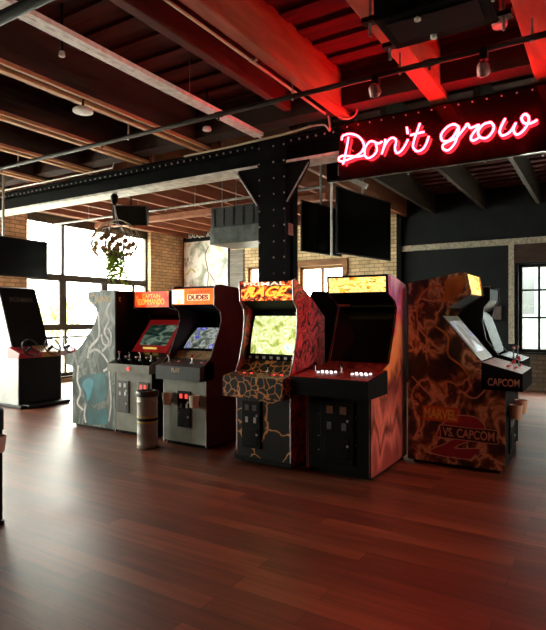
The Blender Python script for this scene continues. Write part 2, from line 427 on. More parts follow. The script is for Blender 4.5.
# galvanised strut along the ceiling
o = MB().box(-.065, .065, -9.5 / 2, 9.3 / 2, 0, .04)
for k in range(60): o.box(-.012, .012, -4.7 + k * .158, -4.62 + k * .158, -.004, .001)
o = o.build('strut_channel', WHITEP); o.location = (-3.52, .72, 3.58)
tag(o, 'pale galvanised slotted steel channel running along the dark ceiling', 'channel')
for yy in (-3.5, 0, 3.4): MB().tube([(0, yy, .03), (0, yy, .45)], .004, 6).build('hanger_rod', STEEL, o)

# pipes -------------------------------------------------------------------
def pipe(name, x0, x1, y, z, r, m, label, cat='pipe', clamps=(), coup=()):
    t = empty(name, ((x0 + x1) / 2, y, z), label=label, cat=cat); cx = (x0 + x1) / 2
    MB().tube([(x0 - cx, 0, 0), (x1 - cx, 0, 0)], r, 12).build('run', m, t, True)
    for a in clamps:
        MB().tube([(a - cx, 0, r * .5), (a - cx, 0, ZC - z + .02)], .008, 6).tube([(a - cx, 0, -r - .012), (a - cx, 0, r + .03)], r * .5, 6).build('hanger', STEEL, t)
    for a in coup:
        MB().cyl((a - cx - .04, 0, 0), r * 1.25, .08, 12, 'x').cyl((a - cx, 0, -r * 2.4), r * .45, r * 2, 8, 'z').build('fitting', m, t, True)
    return t
pipe('sprinkler_pipe', XL, XR, 4.30, 3.46, .024, mat('dull_black_pipe', (.05, .048, .045), .35, .4), 'long dark sprinkler pipe crossing below the beams in front of the neon sign', 'pipe', (-8.85, -6.62, -4.57, -2.45, -1.44, -.46, .55), (-7, -5, -3.3, -1.2, .2))
pipe('ceiling_pipe', -6.5, -2.0, 2.09, 3.42, .04, BLACKM, 'thick black pipe cutting the top left corner of the ceiling', 'pipe', (-5.9, -3.6,))
pipe('sprinkler_pipe', XL, -3.65, 7.4, 3.42, .02, STEEL, 'thin steel sprinkler pipe beyond the girder, above the planter', 'pipe', (-9, -7.6, -6.2, -4.8), (-8.1, -6.9, -5.5))
pipe('sprinkler_pipe', -3.2, XR, 6.6, 3.26, .022, STEEL, 'steel pipe running behind the neon sign to the right', 'pipe', (-2.8, -1.2, .6), (-2.1, -.6))
pipe('cable_tray', -9.4, -5.2, 10.6, 3.85, .03, WHITEP, 'white pipe high in front of the large poster', 'pipe', (-8.8, -6.5), ())
t = empty('conduit', (-2.56, .8, 3.61), label='bright thin conduit along the left bottom edge of the big red beam', cat='conduit')
MB().tube([(0, -4.5, 0), (0, 4.4, 0)], .012, 8).build('run', CREAM, t, True)
for yy in (-3, -1, 1, 3): MB().box(-.02, .05, yy - .015, yy + .015, -.005, .012).build('clip', STEEL, t)
t = empty('conduit', (-8.0, 5.44, 3.60), label='thin pale conduit along the top of the girder at the left', cat='conduit')
MB().tube([(-2.1, 0, 0), (1.9, 0, 0)], .012, 8).tube([(1.9, 0, 0), (2.0, -.04, .12), (2.02, -.05, .43)], .008, 6).build('run', STEEL, t, True)
# cream conduit for the neon sign: runs along the girder top, then loops in pink to the sign
t = empty('conduit', (-3.4, 5.45, 3.6), label='cream conduit along the girder top curling down in a pink loop to the sign', cat='conduit')
MB().tube([(-1.35, 0, -.04), (-.6, 0, -.04), (.2, 0, -.02), (.55, -.02, 0)], .014, 8).build('run', CREAM, t, True)
PK = mat('pink_cable', (.7, .35, .32), .4)
pts = [(.55, -.02, 0), (.72, -.03, -.02), (.80, -.05, -.1), (.78, -.06, .12), (.84, -.08, .26), (.93, -.08, .2), (.9, -.08, .05), (1.02, -.08, -.03), (1.12, -.07, .02), (1.1, -.06, .14), (.98, -.07, .2)]
MB().tube(spline(pts, 6), .011, 8).build('loop', PK, t, True, label='pink looped cable')
# white struts by the sign's left end
t = empty('sign_bracket', (-2.75, 5.9, 2.95), label='white V shaped steel bracket at the left end of the neon sign', cat='bracket')
MB().box(-.05, .42, -.02, .02, .23, .30).build('arm', WHITEP, t)
MB().box(0, .44, -.02, .02, -.03, .03, M=Matrix.Translation((0, 0, .22)) @ Matrix.Rotation(math.radians(30), 4, 'Y')).build('arm', WHITEP, t)
MB().box(-.12, .02, -.03, .03, .12, .34).tube([(-.06, 0, .3), (-.06, 0, 1.1)], .012, 6).build('plate', IRON, t)

# neon sign ---------------------------------------------------------------
def px_ray(px, py, Y):
    r = (px - 273) / F
    d = FW + RT * r; k = Y / d.y
    return Vector((d.x * k, Y, H + (316 - py) / F * k))
SX0 = px_ray(338, 170, 5.38).x
sg = empty('neon_sign', (0, 5.40, 2.93), label='glowing pink and red neon script sign on a long black board', cat='sign')
MB().box(SX0, XR - 1.6, 0, .03, 0, .60, .004).build('backing_board', mat('sign_board', (.006, .002, .002), .14, vs=3, spec=.5), sg)
mb = MB(); x = SX0 + .1
while x < XR - 1.7:
    mb.sphere((x, -.004, .57), .009, 8, 5); x += .13
mb.build('rivet', RIVET, sg, True)['kind'] = 'stuff'
def neon_mat():
    m, t, b = nt('neon_tube'); b.inputs['Base Color'].default_value = (.8, .3, .3, 1)
    b.inputs['Emission Color'].default_value = (1, .016, .028, 1); b.inputs['Emission Strength'].default_value = 62
    return m
NEON = neon_mat()
A = lambda P: [(335 + x / 5.2, 105 + y / 5.2) for x, y in P]
B = lambda P: [(435 + x / 4.92, 105 + y / 4.92) for x, y in P]
strokes = [
    ('neon_letter', A([(35, 182), (42, 160), (82, 150), (125, 166), (150, 205), (140, 242), (100, 270), (55, 288), (27, 292), (20, 277), (40, 264), (80, 266), (120, 268), (148, 262)])),
    ('neon_letter', A([(70, 166), (63, 210), (53, 260), (42, 308)])),
    ('neon_letter', A([(208, 192), (182, 190), (158, 220), (155, 258), (170, 276), (198, 264), (218, 235), (212, 198), (228, 200), (246, 190)])),
    ('neon_letter', A([(262, 178), (255, 215), (243, 255), (256, 218), (275, 186), (300, 170), (318, 185), (312, 225), (322, 250), (345, 237), (365, 208), (380, 178)])),
    ('neon_letter', A([(373, 115), (376, 132), (378, 150)])),
    ('neon_letter', A([(442, 95), (426, 140), (411, 185), (406, 218), (425, 240), (455, 230), (475, 200), (488, 162)])),
    ('neon_letter', A([(392, 157), (430, 147), (464, 140)])),
    ('neon_letter', B([(116, 106), (92, 95), (58, 110), (31, 145), (36, 175), (65, 176), (95, 148), (117, 108), (110, 152), (95, 192), (65, 222), (41, 216), (40, 196), (65, 180), (102, 163), (138, 122), (158, 95)])),
    ('neon_letter', B([(150, 100), (162, 94), (172, 112), (190, 108), (216, 98), (205, 116), (178, 155), (183, 175), (205, 168), (220, 155)])),
    ('neon_letter', B([(268, 86), (238, 96), (212, 130), (222, 158), (252, 162), (278, 138), (290, 108), (276, 86), (262, 88)])),
    ('neon_letter', B([(346, 66), (330, 96), (318, 130), (330, 150), (362, 138), (384, 112), (397, 88), (386, 122), (402, 146), (434, 126), (458, 88), (460, 58), (442, 45), (426, 64), (438, 88), (470, 90), (504, 73)])),
]
for nm, P in strokes:
    P3 = []
    for (px, py) in P:
        w = px_ray(px, py, 5.355); P3.append((w.x, -.045, w.z - 2.93))
    MB().tube(spline(P3, 5), .0105, 8).build(nm, NEON, sg, True)
# the word above continues out of view to the right: its last word gives red light too
U = [[(.0, .28), (-.03, .1), (.02, .02), (.1, .06), (.16, .25), (.15, .1), (.2, .03), (.27, .08)], [(.36, .28), (.33, .1), (.29, -.12), (.35, .15), (.42, .28), (.5, .2), (.46, .06), (.36, .05)]]
for st in U:
    MB().tube(spline([(.28 + a, -.045, .25 + b) for a, b in st], 5), .0105, 8).build('neon_letter', NEON, sg, True)
mb = MB()
for (px, py) in [(352, 150), (375, 150), (398, 145), (420, 145), (450, 138), (478, 135), (505, 128), (528, 120)]:
    w = px_ray(px, py, 5.37); mb.tube([(w.x, -.04, w.z - 2.93), (w.x, 0, w.z - 2.93)], .005, 6)
mb.build('standoff', STEEL, sg)

# black hanging unit at top right ---------------------------------------
t = empty('ceiling_speaker_unit', (-.93, 3.33, 3.22), label='large black box hung from threaded rods at the top right', cat='ceiling unit')
MB().box(-.28, .37, -.22, .20, .02, .62, .012).build('body', mat('matt_black', (.004, .004, .004), .8, spec=.05), t)
MB().box(-.22, .31, -.15, .10, .008, .022, .004).build('underside_panel', mat('dark_plum_panel', (.010, .007, .008), .7, spec=.08), t)
for yy in (-.13, .13): MB().cyl((-.02 + yy * .1, yy, -.004), .02, .024, 16).build('disc', WHITEP, t, label='small white disc')
for (x, yy) in ((-.31, .17), (-.31, -.19), (.40, .17), (.40, -.19)):
    MB().tube([(x, yy, -.05), (x, yy, .82)], .009, 8).build('threaded_rod', SILV, t, True)
    MB().box(x - .045, x + .045, yy - .03, yy + .03, .03, .06).build('bracket', BLACKM, t)

# track heads ---------------------------------------------------------------
def track_head(px, py, lab):
    w = px_ray(px, py, 4.3)
    t = empty('spotlight', (w.x, 4.3, 3.40), label=lab, cat='spotlight', group='spotlights on the dark pipe')
    MB().box(-.03, .03, -.03, .03, -.02, .07, .006).build('mount', BLACKM, t)
    MB().tube([(0, 0, 0), (0, -.02, w.z - 3.40 + .03)], .009, 8).build('stem', BLACKM, t)
    Mx = Matrix.Translation((0, -.03, w.z - 3.40)) @ Matrix.Rotation(math.radians(50), 4, 'X')
    MB().lathe([(.02, .06), (.045, .03), (.05, -.03), (.046, -.032)], M=Mx).build('lamp_housing', mat('pinkish_lamp', (.35, .16, .15), .3, .3), t, True)
    MB().lathe([(.04, -.033), (.035, -.045), (.01, -.05)], M=Mx).build('lens', mat('pink_lens', (.8, .4, .38), .15), t, True)
track_head(376, 92, 'small pink lit spotlight left of the black ceiling box')
track_head(484, 71, 'small round spotlight right of the black ceiling box')
t = empty('ceiling_sprinkler', (-.66, 4.18, 3.56), label='pink capped sprinkler head beside the right beam', cat='sprinkler')
MB().tube([(0, 0, 0), (0, 0, .48)], .012, 8).build('drop_pipe', REDB, t, True); MB().lathe([(.01, -.02), (.05, -.02), (.055, .01), (.02, .03)]).build('cap', PK, t, True)

def disc(px, py, z, r, lab, drop=None):
    d = (z - H) * F / (316 - py); p = FW * d + RT * ((px - 273) / F * d)
    t = empty('ceiling_disc', (p.x, p.y, z), label=lab, cat='detector')
    MB().lathe([(r * .7, .0), (r, .008), (r, .03), (r * .8, .045)]).build('cover', WHITEP, t, True)
    MB().tube([(0, 0, .04), (0, 0, ZC - z + .02)], .012, 8).build('stem', BLACKM, t)
disc(83, 113, 3.5, .1, 'larger pale round ceiling detector at upper left')
disc(207, 131, 3.55, .05, 'small white ceiling disc left of the column top')
disc(62, 57, 3.6, .025, 'tiny white sensor below the pale channel at top left')

# ------------------------------------------------------------------ arcade cabinets
def offset_in(prof, d):
    cx = sum(p[0] for p in prof) / len(prof); return prof
def cabinet(name, label, x, y, rz, w, prof, side_m, parts, tm=SILV, group=None, mold=True, th=.02):
    t = empty(name, (x, y, 0), rz, label, 'arcade machine', group)
    hw = w / 2
    for s in (-1, 1):
        a, b = (s * hw, s * (hw - th))
        sp = MB().prism(prof, min(a, b), max(a, b)).build('side_panel', side_m if not isinstance(side_m, tuple) else side_m[0 if s < 0 else 1], t)
        if mold:
            xm = s * (hw - th / 2)
            MB().tube([(xm, p[0], p[1]) for p in prof], .006, 6, True).build('edge_trim', tm, sp)
    ix = hw - th
    for (nm, p0, p1, tk, m) in parts:
        MB().strip(p0, p1, -ix, ix, tk).build(nm, m, t)
    MB().box(-ix, ix, .05, max(p[0] for p in prof) - .05, 0, .05).build('base', BLACK, t)
    return t
def stick(t, x, y, z, m, h=.07):
    o = MB().cyl((x, y, z), .02, .006, 12).tube([(x, y, z), (x, y, z + h)], .005, 8).build('joystick', SILV, t, True)
    MB().sphere((x, y, z + h + .012), .017, 12, 8).build('ball_top', m, o, True)
def button(t, x, y, z, m, r=.014):
    MB().cyl((x, y, z), r * 1.25, .006, 12).cyl((x, y, z), r, .014, 12).build('button', m, t, True)
def coin_door(t, x0, x1, z0, z1, m=BLACKM, y=-.0, lit=REDL, dots=SILV):
    cd = MB().box(x0, x1, y - .018, y + .01, z0, z1, .006).build('coin_door', m, t)
    w = x1 - x0; h = z1 - z0; cx = (x0 + x1) / 2
    for s in (-1, 1):
        MB().box(cx + s * w * .2 - w * .1, cx + s * w * .2 + w * .1, y - .024, y - .017, z1 - h * .2, z1 - h * .08, .002).build('coin_slot', lit, cd)
        MB().box(cx + s * w * .22 - w * .07, cx + s * w * .22 + w * .07, y - .022, y - .017, z1 - h * .46, z1 - h * .34, .002).build('coin_return', dots, cd)
    MB().box(cx - w * .36, cx + w * .36, y - .023, y - .017, z0 + h * .08, z0 + h * .42, .004).build('cash_box_door', m, cd)
    for zz in (z0 + h * .3, z1 - h * .3): MB().cyl((x1 - w * .16, y - .03, zz), .012, .014, 12, 'y').build('lock', SILV, cd, True)
    return cd
def control_box(t, w, y0, y1, z0, z1, z2, m, mt=None, nm='control_panel'):
    """z0 bottom, z1 front top, z2 back top"""
    o = MB().prism([(y0, z0), (y0, z1), (y1, z2), (y1, z0)], -w / 2, w / 2).build(nm, m, t)
    if mt: MB().strip((y0 + .005, z1 + .003), (y1 - .005, z2 + .003), -w / 2 + .01, w / 2 - .01, .002).build('overlay', mt, o)
    return o
def flank(p0, p1, f):  # point along a segment
    return (p0[0] + (p1[0] - p0[0]) * f, p0[1] + (p1[1] - p0[1]) * f)
def screen(t, p0, p1, w, m, inset=.012, border=.05, curved=True):
    """monitor face slightly proud of the bezel board"""
    d = Vector((p1[0] - p0[0], p1[1] - p0[1])); L = d.length; d.normalize(); n = Vector((-d.y, d.x))
    mb = MB(); nx, nz = 10, 8; g = []
    for i in range(nx + 1):
        r = []
        for j in range(nz + 1):
            u, v = i / nx * 2 - 1, j / nz * 2 - 1
            bul = inset * (1 - .5 * u * u - .5 * v * v)
            q = Vector(p0) + d * (border + (L - 2 * border) * (v + 1) / 2) + n * (bul + .002)
            r.append(mb.bm.verts.new((u * (w / 2 - border) * (1 - .03 * v * v), q.x, q.y)))
        g.append(r)
    for i in range(nx):
        for j in range(nz): mb.bm.faces.new((g[i][j], g[i + 1][j], g[i + 1][j + 1], g[i][j + 1]))
    # closed back
    bk = [mb.bm.verts.new((sx * (w / 2 - border), *(Vector(p0) + d * (border if k < 0 else L - border) - n * .002))) for sx, k in ((-1, -1), (1, -1), (1, 1), (-1, 1))]
    mb.bm.faces.new(bk)
    o = mb.build('screen', m, t, True); return o

# materials of the machines
M_MQ_R = art('marquee_red', [(.3, (.6, .02, .01)), (.5, (.8, .07, .015)), (.7, (.9, .3, .05))], 6, 1, emit=.8)
M_MQ_O = art('marquee_orange', [(.3, (.8, .10, .005)), (.6, (.9, .19, .01)), (.8, (1, .4, .05))], 5, 1, emit=.85)
M_MQ_F = art('marquee_flames', [(.42, (.02, .012, .008)), (.5, (.35, .03, .01)), (.56, (1, .16, .02)), (.64, (1, .5, .08)), (.75, (1, .95, .6))], 8, 2.5, emit=1.1, stretch=(1, 1, 1.6))
M_MQ_Y = art('marquee_yellow', [(.33, (.08, .03, .008)), (.39, (.75, .25, .02)), (.45, (1, .6, .05)), (.52, (1, .85, .4)), (.57, (.9, .4, .05)), (.62, (1, .75, .15)), (.72, (1, .95, .75))], 8, 2.5, emit=1.15, stretch=(1, 1, 1.5))
TXT_Y = mat('yellow_letters', (1, .75, .2), .4, emis=(1, .7, .15), es=1.1)
TXT_R = mat('dark_red_letters', (.12, .01, .01), .4, emis=(.3, .01, .005), es=.5)
TXT_RR = mat('red_letters', (.6, .02, .01), .4, emis=(.9, .03, .01), es=.8)
TXT_Y2 = mat('amber_letters', (1, .6, .1), .4, emis=(1, .42, .06), es=1.2)
TXT_W = mat('white_letters', (.9, .85, .7), .4, emis=(1, .9, .6), es=.9)

# 1 - white and teal machine, seen from its side, facing left
P1 = [(0, .03), (0, .78), (-.1, .80), (-.1, .93), (.04, .97), (.18, 1.07), (.42, 1.33), (.48, 1.48), (.46, 1.56), (.31, 1.66), (.31, 1.76), (.81, 1.78), (.81, .03)]
M_S1 = art('frost_art', [(.33, (.05, .075, .065)), (.44, (.13, .17, .15)), (.5, (.34, .4, .37)), (.54, (.16, .2, .18)), (.68, (.08, .11, .11))], 3.6, .9, stretch=(1, 1.3, .7), spec=.3)
t1 = cabinet('arcade_cabinet', 'arcade machine with frosty white and teal side art, seen side on facing the windows', -6.04, 5.015, -PI / 2, .63, P1, M_S1,
    [('front_panel', (.02, .05), (.02, .80), .015, BLACK), ('bezel', (.12, 1.0), (.44, 1.36), .01, BLACK), ('speaker_panel', (.47, 1.52), (.32, 1.64), .01, BLACK),
     ('marquee', (.32, 1.64), (.32, 1.76), .01, M_MQ_R), ('top_panel', (.31, 1.75), (.80, 1.77), .012, BLACK), ('back_panel', (.80, 1.77), (.80, .04), .015, BLACK)], tm=mat('dull_trim', (.1, .1, .1), .4))
control_box(t1, .60, -.16, .12, .80, .93, .97, GREYD); coin_door(t1, -.15, .15, .2, .6, y=.02)
# side decoration in raised printed shapes (side facing the camera is local +x)
DEC1 = mat('pale_print', (.85, .88, .82), .5, var=.3); DEC2 = mat('teal_print', (.035, .17, .19), .4, var=.5, vs=5); DEC3 = mat('ochre_print', (.55, .38, .16), .4)
def side_poly(t, x, pts, m, nm='print', th=.0015):
    mb = MB(); pts = [(p.x, p.y) for p in spline([(a, b, 0) for a, b in pts], 5, True)]
    mb.prism(pts, x, x + th if x > 0 else x - th); mb.build(nm, m, t)
sx = .315
side_poly(t1, sx, [(.12, .60), (.25, .68), (.42, .70), (.62, .72), (.68, .5), (.6, .38), (.45, .32), (.3, .3), (.22, .45)], DEC2, 'teal_print')
side_poly(t1, sx + .002, [(.2, .55), (.3, .64), (.42, .62), (.38, .45), (.3, .34), (.27, .45)], mat('bright_teal_print', (.07, .38, .48), .4), 'teal_print')
side_poly(t1, sx, [(.3, .28), (.5, .25), (.66, .28), (.68, .1), (.5, .06), (.3, .08)], DEC2, 'teal_print')
def side_line(t, x, pts, r, m, nm='print'):
    q = [Vector((a, b)) for a, b, _ in [(p.x, p.y, 0) for p in spline([(a, b, 0) for a, b in pts], 6)]]
    mb = MB(); s_ = 1 if x > 0 else -1; L = []; n = len(q)
    for i in range(n):
        d = (q[min(i + 1, n - 1)] - q[max(i - 1, 0)])
        if d.length < 1e-6: d = Vector((1, 0))
        d.normalize(); k = Vector((-d.y, d.x)) * r
        L.append([mb.bm.verts.new((xx, w_.x, w_.y)) for xx in (x, x + s_ * .002) for w_ in (q[i] + k, q[i] - k)])
    for i in range(n - 1):
        A_, B_ = L[i], L[i + 1]
        for (c0, c1) in ((0, 1), (1, 3), (3, 2), (2, 0)): mb.bm.faces.new((A_[c0], A_[c1], B_[c1], B_[c0]))
    mb.bm.faces.new((L[0][0], L[0][1], L[0][3], L[0][2])); mb.bm.faces.new((L[-1][0], L[-1][1], L[-1][3], L[-1][2]))
    return mb.build(nm, m, t)
for pts, r in [([(.72, 1.62), (.66, 1.5), (.7, 1.4), (.62, 1.25), (.7, 1.12), (.58, 1.0)], .012), ([(.5, 1.5), (.52, 1.2), (.36, 1.05), (.3, .9)], .014), ([(.12, .8), (.1, .6), (.16, .45), (.1, .3), (.22, .22)], .012),
               ([(.7, .85), (.72, .6), (.74, .35), (.7, .12)], .010), ([(.3, .95), (.45, 1.02), (.6, .95), (.7, .82), (.6, .75)], .012), ([(.56, 1.22), (.6, 1.1), (.72, 1.08), (.74, 1.22), (.68, 1.3)], .009), ([(.26, .3), (.24, .15), (.27, .06)], .01)]:
    side_line(t1, sx, pts, r * 1.35, DEC1)
side_line(t1, sx, [(.42, 1.62), (.36, 1.6), (.35, 1.69), (.42, 1.72), (.47, 1.67), (.45, 1.6)], .010, DEC3, 'emblem')
lettering('UNK', (sx + .001, .61, 1.665), .26, .09, (0, 1, 0), (0, 0, 1), DEC3, t1, bold=.03)
# sticker on the back
lettering('K', (.24, .8175, 1.66), .03, .06, (-1, 0, 0), (0, 0, 1), mat('tan_sticker', (.6, .45, .25), .5), t1, bold=.05)

# 2 - black and grey machine with red marquee
P2 = [(0, .03), (0, .76), (-.02, .88), (.28, 1.0), (.50, 1.22), (.60, 1.42), (.55, 1.50), (.30, 1.55), (.30, 1.76), (.76, 1.78), (.76, .03)]
M_SCR2 = art('screen_green', [(.35, (.006, .015, .01)), (.5, (.03, .06, .045)), (.6, (.2, .27, .2)), (.66, (.02, .04, .03))], 4, .6, rough=.12, emit=.5, stretch=(1, .3, 3))
REDBZ = mat('red_bezel', (.32, .02, .02), .35, emis=(.6, .02, .02), es=.15)
t2 = cabinet('arcade_cabinet', 'black and grey arcade machine with red lit marquee and tilted red bezel', -4.87, 4.66, 0, .63, P2, BLACK,
    [('front_panel', (0, .05), (0, .78), .015, GREY), ('bezel', (.26, 1.0), (.60, 1.40), .01, REDBZ), ('speaker_panel', (.57, 1.46), (.31, 1.56), .01, BLACK),
     ('marquee', (.31, 1.56), (.31, 1.755), .01, M_MQ_R), ('top_panel', (.31, 1.755), (.75, 1.775), .012, BLACK), ('back_panel', (.75, 1.775), (.75, .04), .015, BLACK)])
screen(t2, (.28, 1.03), (.58, 1.385), .6, M_SCR2, border=.07)
lettering('CAPTAIN', (0, .303, 1.70), .30, .05, (1, 0, 0), (0, 0, 1), TXT_Y2, t2, bold=.0)
lettering('COMMANDO', (0, .303, 1.63), .44, .075, (1, 0, 0), (0, 0, 1), TXT_Y2, t2, bold=.0)
MB().box(-.12, .1, .28, .30, 1.035, 1.06, M=Matrix.Translation((0, .0, 0))).build('price_card', mat('yellow_card', (.8, .55, .1), .5, emis=(1, .7, .1), es=.4), t2)
control_box(t2, .70, -.09, .28, .77, .87, 1.0, GREY, BLACKG)
MB().cyl((.02, -.105, .82), .022, .02, 16, 'y').build('start_button', REDL, t2, True)
for k, xx in enumerate((-.27, -.09, .09, .27)):
    stick(t2, xx, .03, .915, (REDB, BLACKG, REDB, BLACKG)[k], .075)
    for j in range(2): button(t2, xx + .04 + .035 * j, .10, .94, (WHITE, REDB)[j % 2])
for (x0, x1, z0, z1) in ((-.26, -.06, .27, .66), (.10, .27, .27, .66)):
    coin_door(t2, x0, x1, z0, z1, mat('grey_door', (.09, .095, .085), .45), 0, REDL if x0 > 0 else SILV)

# 3 - orange marquee machine
P3 = [(0, .03), (0, .74), (-.04, .76), (-.04, .92), (.08, 1.0), (.215, 1.26), (.27, 1.40), (.25, 1.50), (.14, 1.57), (.14, 1.76), (.17, 1.79), (.25, 1.80), (.74, 1.76), (.76, 1.72), (.76, .03)]
BROWNB = mat('brown_black_side', (.05, .032, .028), .5, spec=.3)
M_SCR3 = art('screen_grey_blue', [(.3, (.02, .03, .03)), (.45, (.10, .12, .10)), (.55, (.32, .34, .3)), (.6, (.12, .13, .12)), (.66, (.03, .04, .5)), (.72, (.3, .3, .32))], 11, .3, rough=.12, emit=.9)
t3 = cabinet('arcade_cabinet', 'arcade machine with bright orange marquee and brownish black sides behind the steel bin', -3.98, 4.57, 0, .63, P3, BROWNB,
    [('front_panel', (0, .05), (0, .77), .015, GREY), ('instruction_panel', (.13, .955), (.25, 1.05), .01, art('tan_panel', [(.4, (.2, .1, .05)), (.5, (.6, .42, .24)), (.65, (.45, .3, .16))], 8, 1)), ('bezel', (.25, 1.05), (.62, 1.40), .01, BLACK),
     ('speaker_panel', (.6, 1.48), (.15, 1.58), .01, BLACK), ('marquee', (.15, 1.58), (.15, 1.76), .01, M_MQ_O), ('top_panel', (.15, 1.765), (.25, 1.79), .01, BLACK), ('roof_panel', (.25, 1.79), (.74, 1.755), .012, BLACK), ('back_panel', (.745, 1.755), (.745, .04), .015, BLACK)])
screen(t3, (.25, 1.05), (.55, 1.33), .58, M_SCR3, border=.035)
MB().box(-.30, -.13, .135, .142, 1.59, 1.75).build('marquee_picture', art('white_flare', [(.4, (1, .55, .15)), (.55, (1, .9, .6)), (.7, (1, 1, .95))], 9, 1, emit=1.4), t3, label='white and yellow flare picture')
lettering('TWO CRUDE', (.09, .140, 1.715), .30, .045, (1, 0, 0), (0, 0, 1), TXT_RR, t3, bold=.01)
MB().box(-.08, .24, .138, .142, 1.625, 1.695).build('letter_band', mat('cream_band', (1, .75, .5), .4, emis=(1, .55, .25), es=1.2), t3)
lettering('DUDES', (.08, .136, 1.66), .29, .058, (1, 0, 0), (0, 0, 1), TXT_R, t3, bold=.05)
control_box(t3, .63, -.12, .13, .75, .90, .965, GREYD)
lettering('PLAY', (-.02, -.1225, .86), .12, .05, (1, 0, 0), (0, 0, 1), mat('gold_letters', (.6, .45, .25), .4), t3, bold=.03)
for xx in (-.22, .12): stick(t3, xx, -.01, .93, REDB)
for k in range(6): button(t3, (-.15, -.11, -.07, .19, .23, .27)[k], .02 + .015 * (k % 2), .935, (REDB, WHITE, REDB)[k % 3])
coin_door(t3, -.09, .10, .22, .62, BLACKM)
for xx in (-.2, .19):
    cp = MB().lathe([(.045, 0), (.06, .13), (.054, .13), (.04, .01)], (xx, -.062, .46), 20).build('cup_holder', CUPM, t3, True)
    MB().tube([(xx, -.02, .5), (xx, 0, .5)], .03, 8).build('bracket', BLACKM, cp)

# 4 - lava crack machine with lit screen
P4 = [(0, .03), (0, .68), (-.02, .90), (.04, 1.0), (.11, 1.25), (.13, 1.42), (.12, 1.52), (.05, 1.60), (.04, 1.79), (.08, 1.80), (.42, 1.62), (.70, 1.44), (.70, .03)]
M_S4 = art('red_claw_art', [(.36, (.02, .008, .009)), (.45, (.22, .015, .02)), (.53, (.85, .07, .08)), (.6, (.25, .03, .03)), (.72, (.10, .05, .04))], 4.5, 4, stretch=(1, 1, .8))
CR1 = crack('lava_large', 14, .035, hot=(1, .42, .12), base2=(.10, .045, .02)); CR2 = crack('lava_front', 2.9, .012, hot=(.95, .42, .14), base=(.007, .008, .007), base2=(.03, .022, .014))
M_SCR4 = art('screen_lime', [(.3, (.2, .24, .03)), (.42, (.45, .52, .14)), (.5, (.8, .85, .5)), (.56, (.42, .5, .12)), (.64, (.85, .88, .6)), (.75, (.35, .6, .6))], 9, .5, rough=.15, emit=1.1)
t4 = cabinet('arcade_cabinet', 'arcade machine with glowing lime screen and black lava crack front', -2.83, 4.39, 0, .635, P4, M_S4,
    [('front_panel', (0, .05), (0, .70), .015, CR2), ('stone_panel', (.0, .885), (.15, 1.01), .01, CR1), ('bezel', (.15, 1.01), (.27, 1.50), .01, BLACK),
     ('speaker_panel', (.28, 1.50), (.06, 1.60), .01, BLACK), ('marquee', (.06, 1.60), (.06, 1.785), .01, M_MQ_F), ('roof_panel', (.08, 1.79), (.42, 1.61), .01, BLACK), ('rear_slope', (.42, 1.61), (.69, 1.43), .01, BLACK), ('back_panel', (.69, 1.43), (.69, .04), .015, BLACK)])
screen(t4, (.159, 1.05), (.262, 1.47), .57, M_SCR4, border=.022)
for k in range(7):
    MB().box(-.25 + k * .083 - .016, -.25 + k * .083 + .016, .148, .156, 1.022, 1.048, .002, M=Matrix.Translation((0, -.002, 0))).build('button_icon', WHITEP, t4)
lettering('PRIMAL', (-.02, .053, 1.765), .48, .034, (1, 0, 0), (0, 0, 1), TXT_W, t4, bold=.01)
lettering('RAGE', (0, .053, 1.69), .46, .10, (1, 0, 0), (0, 0, 1), mat('flame_letters', (1, .5, .05), .4, emis=(1, .35, .03), es=1.6), t4, bold=.03, slant=.15)
control_box(t4, .67, -.2, .0, .68, .875, .90, CR1)
stick(t4, .04, .03, .91, BLACKG, .05)
for k in range(8): button(t4, (-.22, -.18, -.14, -.1, .12, .16, .2, .24)[k], -.07 + .02 * (k % 2), .889, (REDB, REDL)[k % 2])
coin_door(t4, -.24, -.02, .16, .62, mat('iron_door', (.006, .006, .005), .4, spec=.2), 0, mat('dark_slot', (.09, .09, .08), .3))
MB().box(-.325, -.318, -.01, .02, .03, .12).box(-.325, .32, -.012, 0, .03, .07).build('kick_strip', BLACKM, t4)

# 5 - big black machine with yellow marquee and red-pink sides
P5 = [(0, .03), (0, .90), (.27, .95), (.46, 1.0), (.60, 1.3), (.69, 1.53), (.62, 1.60), (.45, 1.66), (.42, 1.84), (.60, 1.83), (.95, 1.77), (.98, 1.70), (.98, .03)]
def art_z(name, stops, k, scale, stretch):
    m, t, b = nt(name); b.inputs['Roughness'].default_value = .35
    tc = t.nodes.new('ShaderNodeTexCoord'); sp = t.nodes.new('ShaderNodeSeparateXYZ'); t.links.new(tc.outputs['Object'], sp.inputs[0])
    mp = N(t, 'ShaderNodeMapping'); mp.inputs['Scale'].default_value = stretch; t.links.new(tc.outputs['Object'], mp.inputs[0])
    n = N(t, 'ShaderNodeTexNoise', Scale=float(scale), Detail=5.0, Distortion=1.0); t.links.new(mp.outputs[0], n.inputs['Vector'])
    a_ = N(t, 'ShaderNodeMath', operation='MULTIPLY'); t.links.new(sp.outputs['Z'], a_.inputs[0]); a_.inputs[1].default_value = .5
    b_ = N(t, 'ShaderNodeMath', operation='MULTIPLY_ADD'); t.links.new(n.outputs['Fac'], b_.inputs[0]); b_.inputs[1].default_value = k; t.links.new(a_.outputs[0], b_.inputs[2])
    c_ = N(t, 'ShaderNodeMath', operation='SUBTRACT'); t.links.new(b_.outputs[0], c_.inputs[0]); c_.inputs[1].default_value = k * .5
    t.links.new(ramp(t, c_.outputs[0], stops), b.inputs['Base Color']); return m
